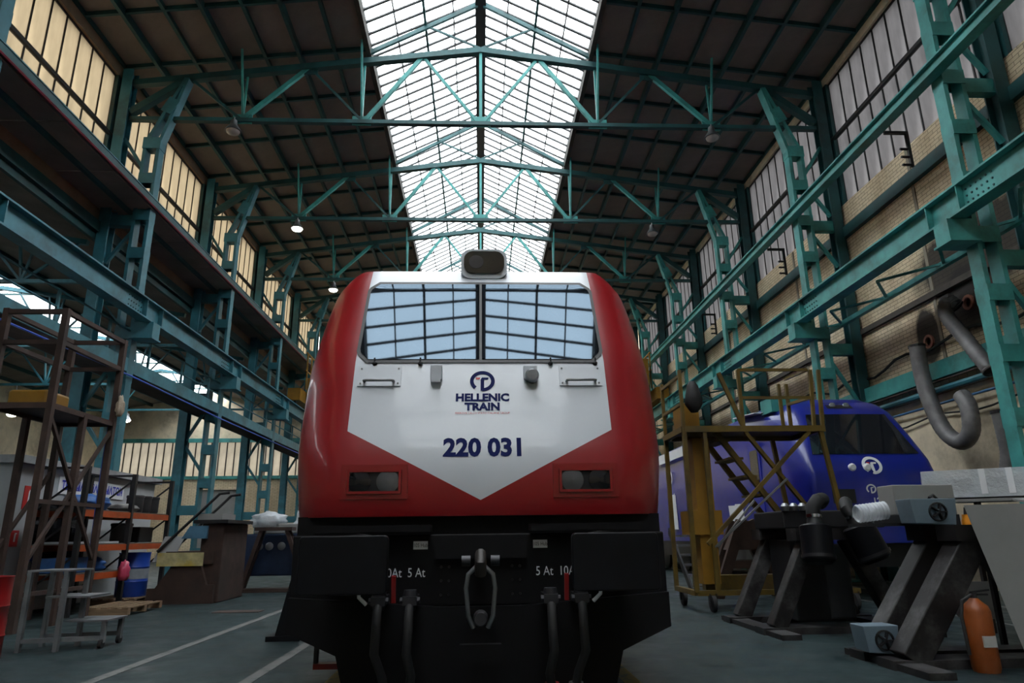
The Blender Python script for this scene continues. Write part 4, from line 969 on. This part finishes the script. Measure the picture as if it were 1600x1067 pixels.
extinguisher(4.52, 6.48, .62, .115, mat('orange_cylinder', (.26, .06, .008), .5, 0, .25, 5, (.2, .1, .06), .5), 'worn orange fire extinguisher on the floor under the worn trestle')

# ------------------------------------------------------------------ left: container office, sign, rack
CXF = -8.0
t = thing('container_office', 'white site container office with sign behind the storage rack', 'container', (-9.2, 12.4, 0))
MB().box(-10.4, CXF, 12.3, 17.5, 0.05, 2.55).build('cabin', WHITEP, t)
MB().box(-10.5, CXF + .12, 12.2, 17.6, 2.55, 2.68).build('roof_edge', mat('roof_grey', (.3, .31, .32), .6), t)
MB().box(-9.6, -8.6, 12.27, 12.3, .05, 2.1).build('door', WHITEP, t); MB().box(-8.75, -8.68, 12.24, 12.27, 1.0, 1.1).build('door_handle', GREYST, t.children[-1])
for x in (-9.65, -8.55): MB().box(x - .05, x + .05, 12.25, 12.31, .05, 2.15).build('door_frame', GREYP, t)
MB().box(CXF, CXF + .015, 12.9, 14.6, .9, 1.9).build('window_pane', DKGLASS, t)
sgn = MB().box(CXF, CXF + .02, 13.55, 16.0, 2.1, 2.42).build('sign_board', WHITEPR, t)
put_text('ΤΜΗΜΑ ΑΜΑΞΩΜΑΤΩΝ', .22, lambda x, y: (CXF + .025, 14.78 + x, 2.19 + y), mat('sign_blue', (.015, .03, .42), .5), sgn, bold=.008, xscale=.9)
for (y, z, s) in ((12.75, 2.0, .3), (12.55, 1.3, .2)):
    p = thing('fire_sign', 'red extinguisher sign on the container corner, ' + ('larger upper one' if s > .25 else 'smaller lower one'), 'sign', (CXF + .01, y, z))
    MB().box(CXF + .003, CXF + .012, y - s / 2, y + s / 2, z - s * .75, z + s * .6).build('plate', REDPR, p)
    k = MB(); k.box(CXF + .012, CXF + .016, y - s * .1, y + s * .1, z - s * .35, z + s * .3); k.box(CXF + .012, CXF + .016, y - s * .05, y + s * .22, z + s * .3, z + s * .38); k.build('pictogram', WHITEPR, p)
extinguisher(-8.12, 12.05, .62, .1, REDP, 'red fire extinguisher standing at the container corner')
t = thing('storage_rack', 'pallet rack with orange beams and dark uprights in front of the container', 'rack', (-7.3, 13.9, 0))
RX0, RX1 = -7.75, -6.9
for y in (12.5, 14.2, 15.9):
    for x in (RX0, RX1): MB().box(x - .04, x + .04, y - .04, y + .04, 0, 2.5).build('upright', BLACKST, t)
    for a, b_ in ((.3, 1.0), (1.0, 1.7), (1.7, 2.4)): MB().beam((RX0, y, a), (RX1, y, b_), .025, .03).build('lattice_bar', BLACKST, t)
    MB().box(RX0, RX1, y - .02, y + .02, 2.45, 2.49).build('top_bar', BLACKST, t)
for y0_, y1_, zs in ((12.54, 14.16, (.62, 1.11, 1.7)), (14.24, 15.86, (1.11, 1.7))):
    for z in zs:
        for x in (RX0, RX1): MB().box(x - .025, x + .025, y0_, y1_, z - .055, z + .055).build('shelf_beam', ORANGE, t)
        MB().box(RX0, RX1, y0_, y1_, z + .055, z + .075).build('shelf_board', mat('shelf_ply', (.1, .085, .07), .85), t)
def on_rack(o, lab, cat, grp=None): return tag(o, lab, cat, grp)
random.seed(3)
def tub(x, y, z, r, h, lab):
    o = MB().lathe([(r * .85, 0), (r, h * .1), (r * 1.02, h * .85), (r * 1.08, h * .87), (r * 1.08, h * .97), (r * .95, h), (r * .9, h * .9)], 16, (x, y, z)).build('plastic_tub', mat('dark_tub', (.035, .034, .036), .6), None, True); return tag(o, lab, 'tub', 'dark tubs on the rack')
for y, lb in ((14.95, 'dark round tub on the top rack shelf beside the rag heap'), (15.3, 'dark round tub between two others on the top rack shelf'), (15.65, 'dark round tub against the end upright on the top rack shelf')): tub(-7.2, y, 1.775, .16, .36, lb)
tub(-7.2, 14.55, 1.185, .19, .38, 'dark round tub on the middle shelf of the rack'); 
def lump(x, y, z, a, b_, c_, m, name, lab, cat, seed):
    random.seed(seed); bm = bmesh.new(); bmesh.ops.create_icosphere(bm, subdivisions=3, radius=1)
    for v_ in bm.verts:
        n_ = v_.co.normalized(); k = 1 + .18 * math.sin(n_.x * 7 + seed) * math.cos(n_.y * 6 + seed * 2) + .1 * math.sin(n_.z * 11 + seed) + random.uniform(-.03, .03)
        v_.co = Vector((n_.x * a * k, n_.y * b_ * k, max(n_.z * c_ * k, -c_ * .75)))
    me = bpy.data.meshes.new(name); bm.to_mesh(me); bm.free(); me.materials.append(m)
    for p in me.polygons: p.use_smooth = True
    o = bpy.data.objects.new(name, me); col.objects.link(o); o.location = (x, y, z + c_ * .75); return tag(o, lab, cat)
lump(-7.3, 13.3, 1.775, .3, .6, .17, mat('blue_tarp', (.03, .12, .38), .45), 'folded_tarp', 'crumpled blue tarpaulin on the top rack shelf', 'tarpaulin', 2)
lump(-7.25, 13.6, .695, .3, .25, .14, mat('blue_tarp', (.03, .12, .38), .45), 'blue_bundle', 'small blue bundle on the lowest rack shelf', 'bundle', 5)
lump(-7.2, 14.5, 1.775, .25, .25, .1, mat('grey_rag', (.25, .24, .23), .9), 'rag_heap', 'grey rag heap on the top rack shelf', 'rags', 8)
lump(-6.78, 14.0, .5, .1, .1, .2, mat('pink_film', (.5, .06, .12), .3), 'pink_bag', 'pink plastic bag hanging at the rack', 'bag', 11)
o = MB().box(-7.6, -7.0, 12.6, 13.15, .695, .95).build('blue_crate', mat('crate_blue', (.02, .1, .3), .5), None, bevel=.02); tag(o, 'blue plastic crate on the lowest rack shelf', 'crate')
o = MB().box(-7.6, -6.95, 12.6, 14.0, 1.186, 1.22).build('white_board', WHITEP, None); tag(o, 'white flat board lying on the middle rack shelf', 'board')
o = MB().box(-7.55, -7.05, 15.0, 15.6, 1.19, 1.5).build('dark_crate', BLACKST, None, bevel=.02); tag(o, 'dark metal crate on the middle shelf beside the tub', 'crate')
# drum and pallet
def drum(x, y, z, r, h, m, lab, band=None):
    t = thing('oil_drum', lab, 'drum', (x, y, z))
    MB().lathe([(r * .97, 0), (r, .02), (r, h * .32), (r * 1.03, h * .34), (r, h * .36), (r, h * .65), (r * 1.03, h * .67), (r, h * .69), (r, h * .97), (r * 1.03, h), (r * .97, h), (r * .96, h - .02)], 24, (x, y, z)).build('shell', m, t, True)
    if band: MB().lathe([(r * 1.004, h * .4), (r * 1.006, h * .41), (r * 1.006, h * .62), (r * 1.004, h * .63)], 24, (x, y, z)).build('paper_band', band, t, True)
    MB().lathe([(.03, h - .02), (.03, h)], 8, (x + r * .5, y, z)).build('bung', GREYST, t)
def pallet(x0, x1, y0, y1, lab):
    t = thing('wood_pallet', lab, 'pallet', ((x0 + x1) / 2, (y0 + y1) / 2, 0))
    for k in range(5):
        a = x0 + (x1 - x0 - .1) * k / 4; MB().box(a, a + .1, y0, y1, .12, .142).build('plank', WOOD, t)
    for y in (y0, (y0 + y1) / 2 - .05, y1 - .1): MB().box(x0, x1, y, y + .1, .02, .12).build('bearer', WOOD, t)
pallet(-7.65, -6.75, 14.5, 15.5, 'worn wooden pallet under the blue drum')
pallet(-6.75, -5.95, 12.6, 13.9, 'low wooden pallet on the floor in front of the rack')
drum(-7.1, 15.05, .142, .29, .85, BLUED, 'dark blue oil drum with grey band on a wooden pallet', mat('grey_band', (.25, .27, .3), .5))
drum(-5.2, 7.75, 0, .29, .88, REDP, 'red oil drum beside the metal step stool')
# metal step stool
t = thing('step_stool', 'grey metal three-tread step stool on small castors', 'steps', (-5.0, 9.0, 0))
ST = mat('dull_step_steel', (.2, .21, .22), .5, .5)
for k, z in enumerate((.9, .6, .32)):
    MB().box(-5.35 + .2 * k, -4.85 + .2 * k, 8.75 + .1 * k, 9.25 + .1 * k, z - .02, z).build('tread', ST, t)
for x, y, h_ in ((-5.32, 8.77, .9), (-5.32, 9.22, .9), (-4.9, 8.77, .9), (-4.9, 9.22, .9), (-4.5, 9.0, .32), (-4.5, 9.4, .32)): MB().box(x - .025, x + .025, y - .025, y + .025, .06 if x > -4.6 else .0, h_ - .02).build('leg', ST, t)
MB().beam((-5.3, 8.77, .12), (-4.5, 8.95, .12), .03, .05).build('rail', ST, t); MB().beam((-5.3, 9.22, .12), (-4.5, 9.4, .12), .03, .05).build('rail', ST, t)
for y in (8.98, 9.4): MB().lathe([(.05, -.02), (.05, .02)], 12, (-4.5, y, .05), 'x').build('castor_wheel', RUBBER, t, True)
# rusty staging tower
t = thing('rusty_staging', 'tall rusty brown steel staging tower with railings and cross braces', 'scaffold', (-7, 11, 0))
SX0, SX1, SY0, SY1 = -7.4, -6.5, 10.5, 12.3
def sb(name, a, b_, r=.04): MB().beam(a, b_, r * 2, r * 2).build(name, RUST, t)
for x in (SX0, SX1):
    for y in (SY0, 11.4, SY1): sb('post', (x, y, 0), (x, y, 4.75 if y != 11.4 else 3.2), .045)
for z in (4.7, 4.2, 3.2):
    for x in (SX0, SX1): sb('rail', (x, SY0, z), (x, SY1, z), .035)
    for y in (SY0, SY1): sb('rail', (SX0, y, z), (SX1, y, z), .035)
MB().box(SX0, SX1, SY0, SY1, 3.22, 3.26).build('deck', RUST, t)
for y0_, y1_ in ((SY0, SY1),):
    sb('cross_brace', (SX1, y0_, .9), (SX1, y1_, 3.1), .025); sb('cross_brace', (SX1, y1_, .9), (SX1, y0_, 3.1), .025)
    sb('cross_brace', (SX0, y0_, .2), (SX0, y1_, 2.4), .025)
for z in (.5, 1.8): sb('rail', (SX1, SY0, z), (SX1, SY1, z), .03)
o = lump(SX1 + .09, SY1, 3.35, .07, .07, .2, SACK, 'tied_sack', 'small beige sack tied to a post of the rusty staging', 'sack', 4)
o = MB().tube([(SX1 - .08, 12.33, 3.3), (SX1 - .09, 12.34, 2.0), (SX1 - .06, 12.33, .1)], .015, 6).build('hung_cable', CABLE, None, True); tag(o, 'blue cable hanging down the staging post', 'cable')
o = MB().box(-7.3, -6.7, 10.7, 11.3, 3.26, 3.5).build('yellow_hoist', YELC, None, bevel=.04); tag(o, 'yellow hoist body on the staging deck behind the posts', 'hoist')
# rusty press jig with ramp rails
t = thing('steel_jig', 'rusty brown steel jig with yellow and white paint on its front', 'jig', (-6.0, 15.5, 0))
MB().prism([(-6.65, .0), (-5.35, .0), (-5.35, .35), (-5.5, .35), (-5.65, .75), (-6.2, .75), (-6.5, .3), (-6.65, .3)], 14.75, 14.85).build('front_plate', RUST, t)
MB().box(-6.4, -5.45, 14.85, 16.3, .75, 1.0).build('bed', RUST, t); MB().box(-5.75, -5.3, 14.9, 16.4, .0, 1.55).build('side_frame', RUST, t, bevel=.02)
MB().box(-6.5, -5.6, 14.7, 14.75, .72, .98).build('painted_bar', mat('yellow_white_worn', (.45, .4, .2), .7, 0, .3, 5, (.5, .36, .02), .9), t, label='bar with yellow and white paint')
MB().box(-5.9, -5.2, 14.8, 16.4, 1.55, 1.62).build('top_plate', BLACKST, t)
MB().prism([(-6.1, 1.25), (-5.6, 1.25), (-5.6, 1.5), (-5.95, 1.5)], 14.78, 14.86).build('blue_plate', mat('faded_blue', (.06, .16, .25), .7), t)
MB().prism([(-6.7, .8), (-6.3, .8), (-6.1, 1.3), (-6.5, 1.3)], 14.95, 14.98).build('white_sheet', WHITEP, t, label='white sheet')
for y in (14.9, 15.6): MB().tube([(-6.6, y, 1.0), (-5.5, y + .1, 2.15), (-5.3, y + .12, 2.18)], .03, 8).build('ramp_rail', BLACKST, t, True)
MB().box(-5.9, -5.4, 15.0, 15.8, 1.62, 1.75).build('machine_head', GREYP, t)
# engine on rusty A frame, wrapped in plastic
t = thing('blue_engine', 'dark blue engine with round covers, partly wrapped in plastic', 'engine', (-5.1, 18.2, 0))
MB().box(-5.9, -4.3, 18.0, 19.2, .35, 1.35).build('block', mat('engine_blue', (.02, .035, .075), .4, .2), t, bevel=.04)
for x in (-5.5, -5.25, -4.95): MB().lathe([(.09, .02), (.1, -.03), (.05, -.06)], 14, (x, 18.0, 1.05), 'y').build('round_cover', GREYST, t, True)
MB().box(-5.7, -4.5, 18.1, 19.1, 1.35, 1.6).build('head_cover', GREYP, t, bevel=.03)
lump(-4.4, 18.65, .95, .5, .6, .6, PLASTIC, 'plastic_wrap', 'crumpled clear plastic sheet draped over the blue engine', 'plastic sheet', 6)
lump(-5.4, 18.3, 1.5, .45, .4, .22, PLASTIC, 'plastic_wrap', 'smaller clear plastic sheet on the engine top', 'plastic sheet', 9)
t = thing('engine_stand', 'rusty A-shaped stand in front of the blue engine', 'stand', (-4.95, 17.7, 0))
for y in (17.6, 17.8):
    MB().beam((-5.75, y, .05), (-5.35, y, 1.45), .09, .09, (0, 1, 0)).build('leg', RUST, t); MB().beam((-4.2, y, .05), (-4.75, y, 1.45), .09, .09, (0, 1, 0)).build('leg', RUST, t)
MB().box(-5.8, -4.2, 17.5, 17.9, 0, .08).build('base', RUST, t); MB().box(-5.5, -4.6, 17.5, 17.9, 1.42, 1.5).build('top_bar', RUST, t)
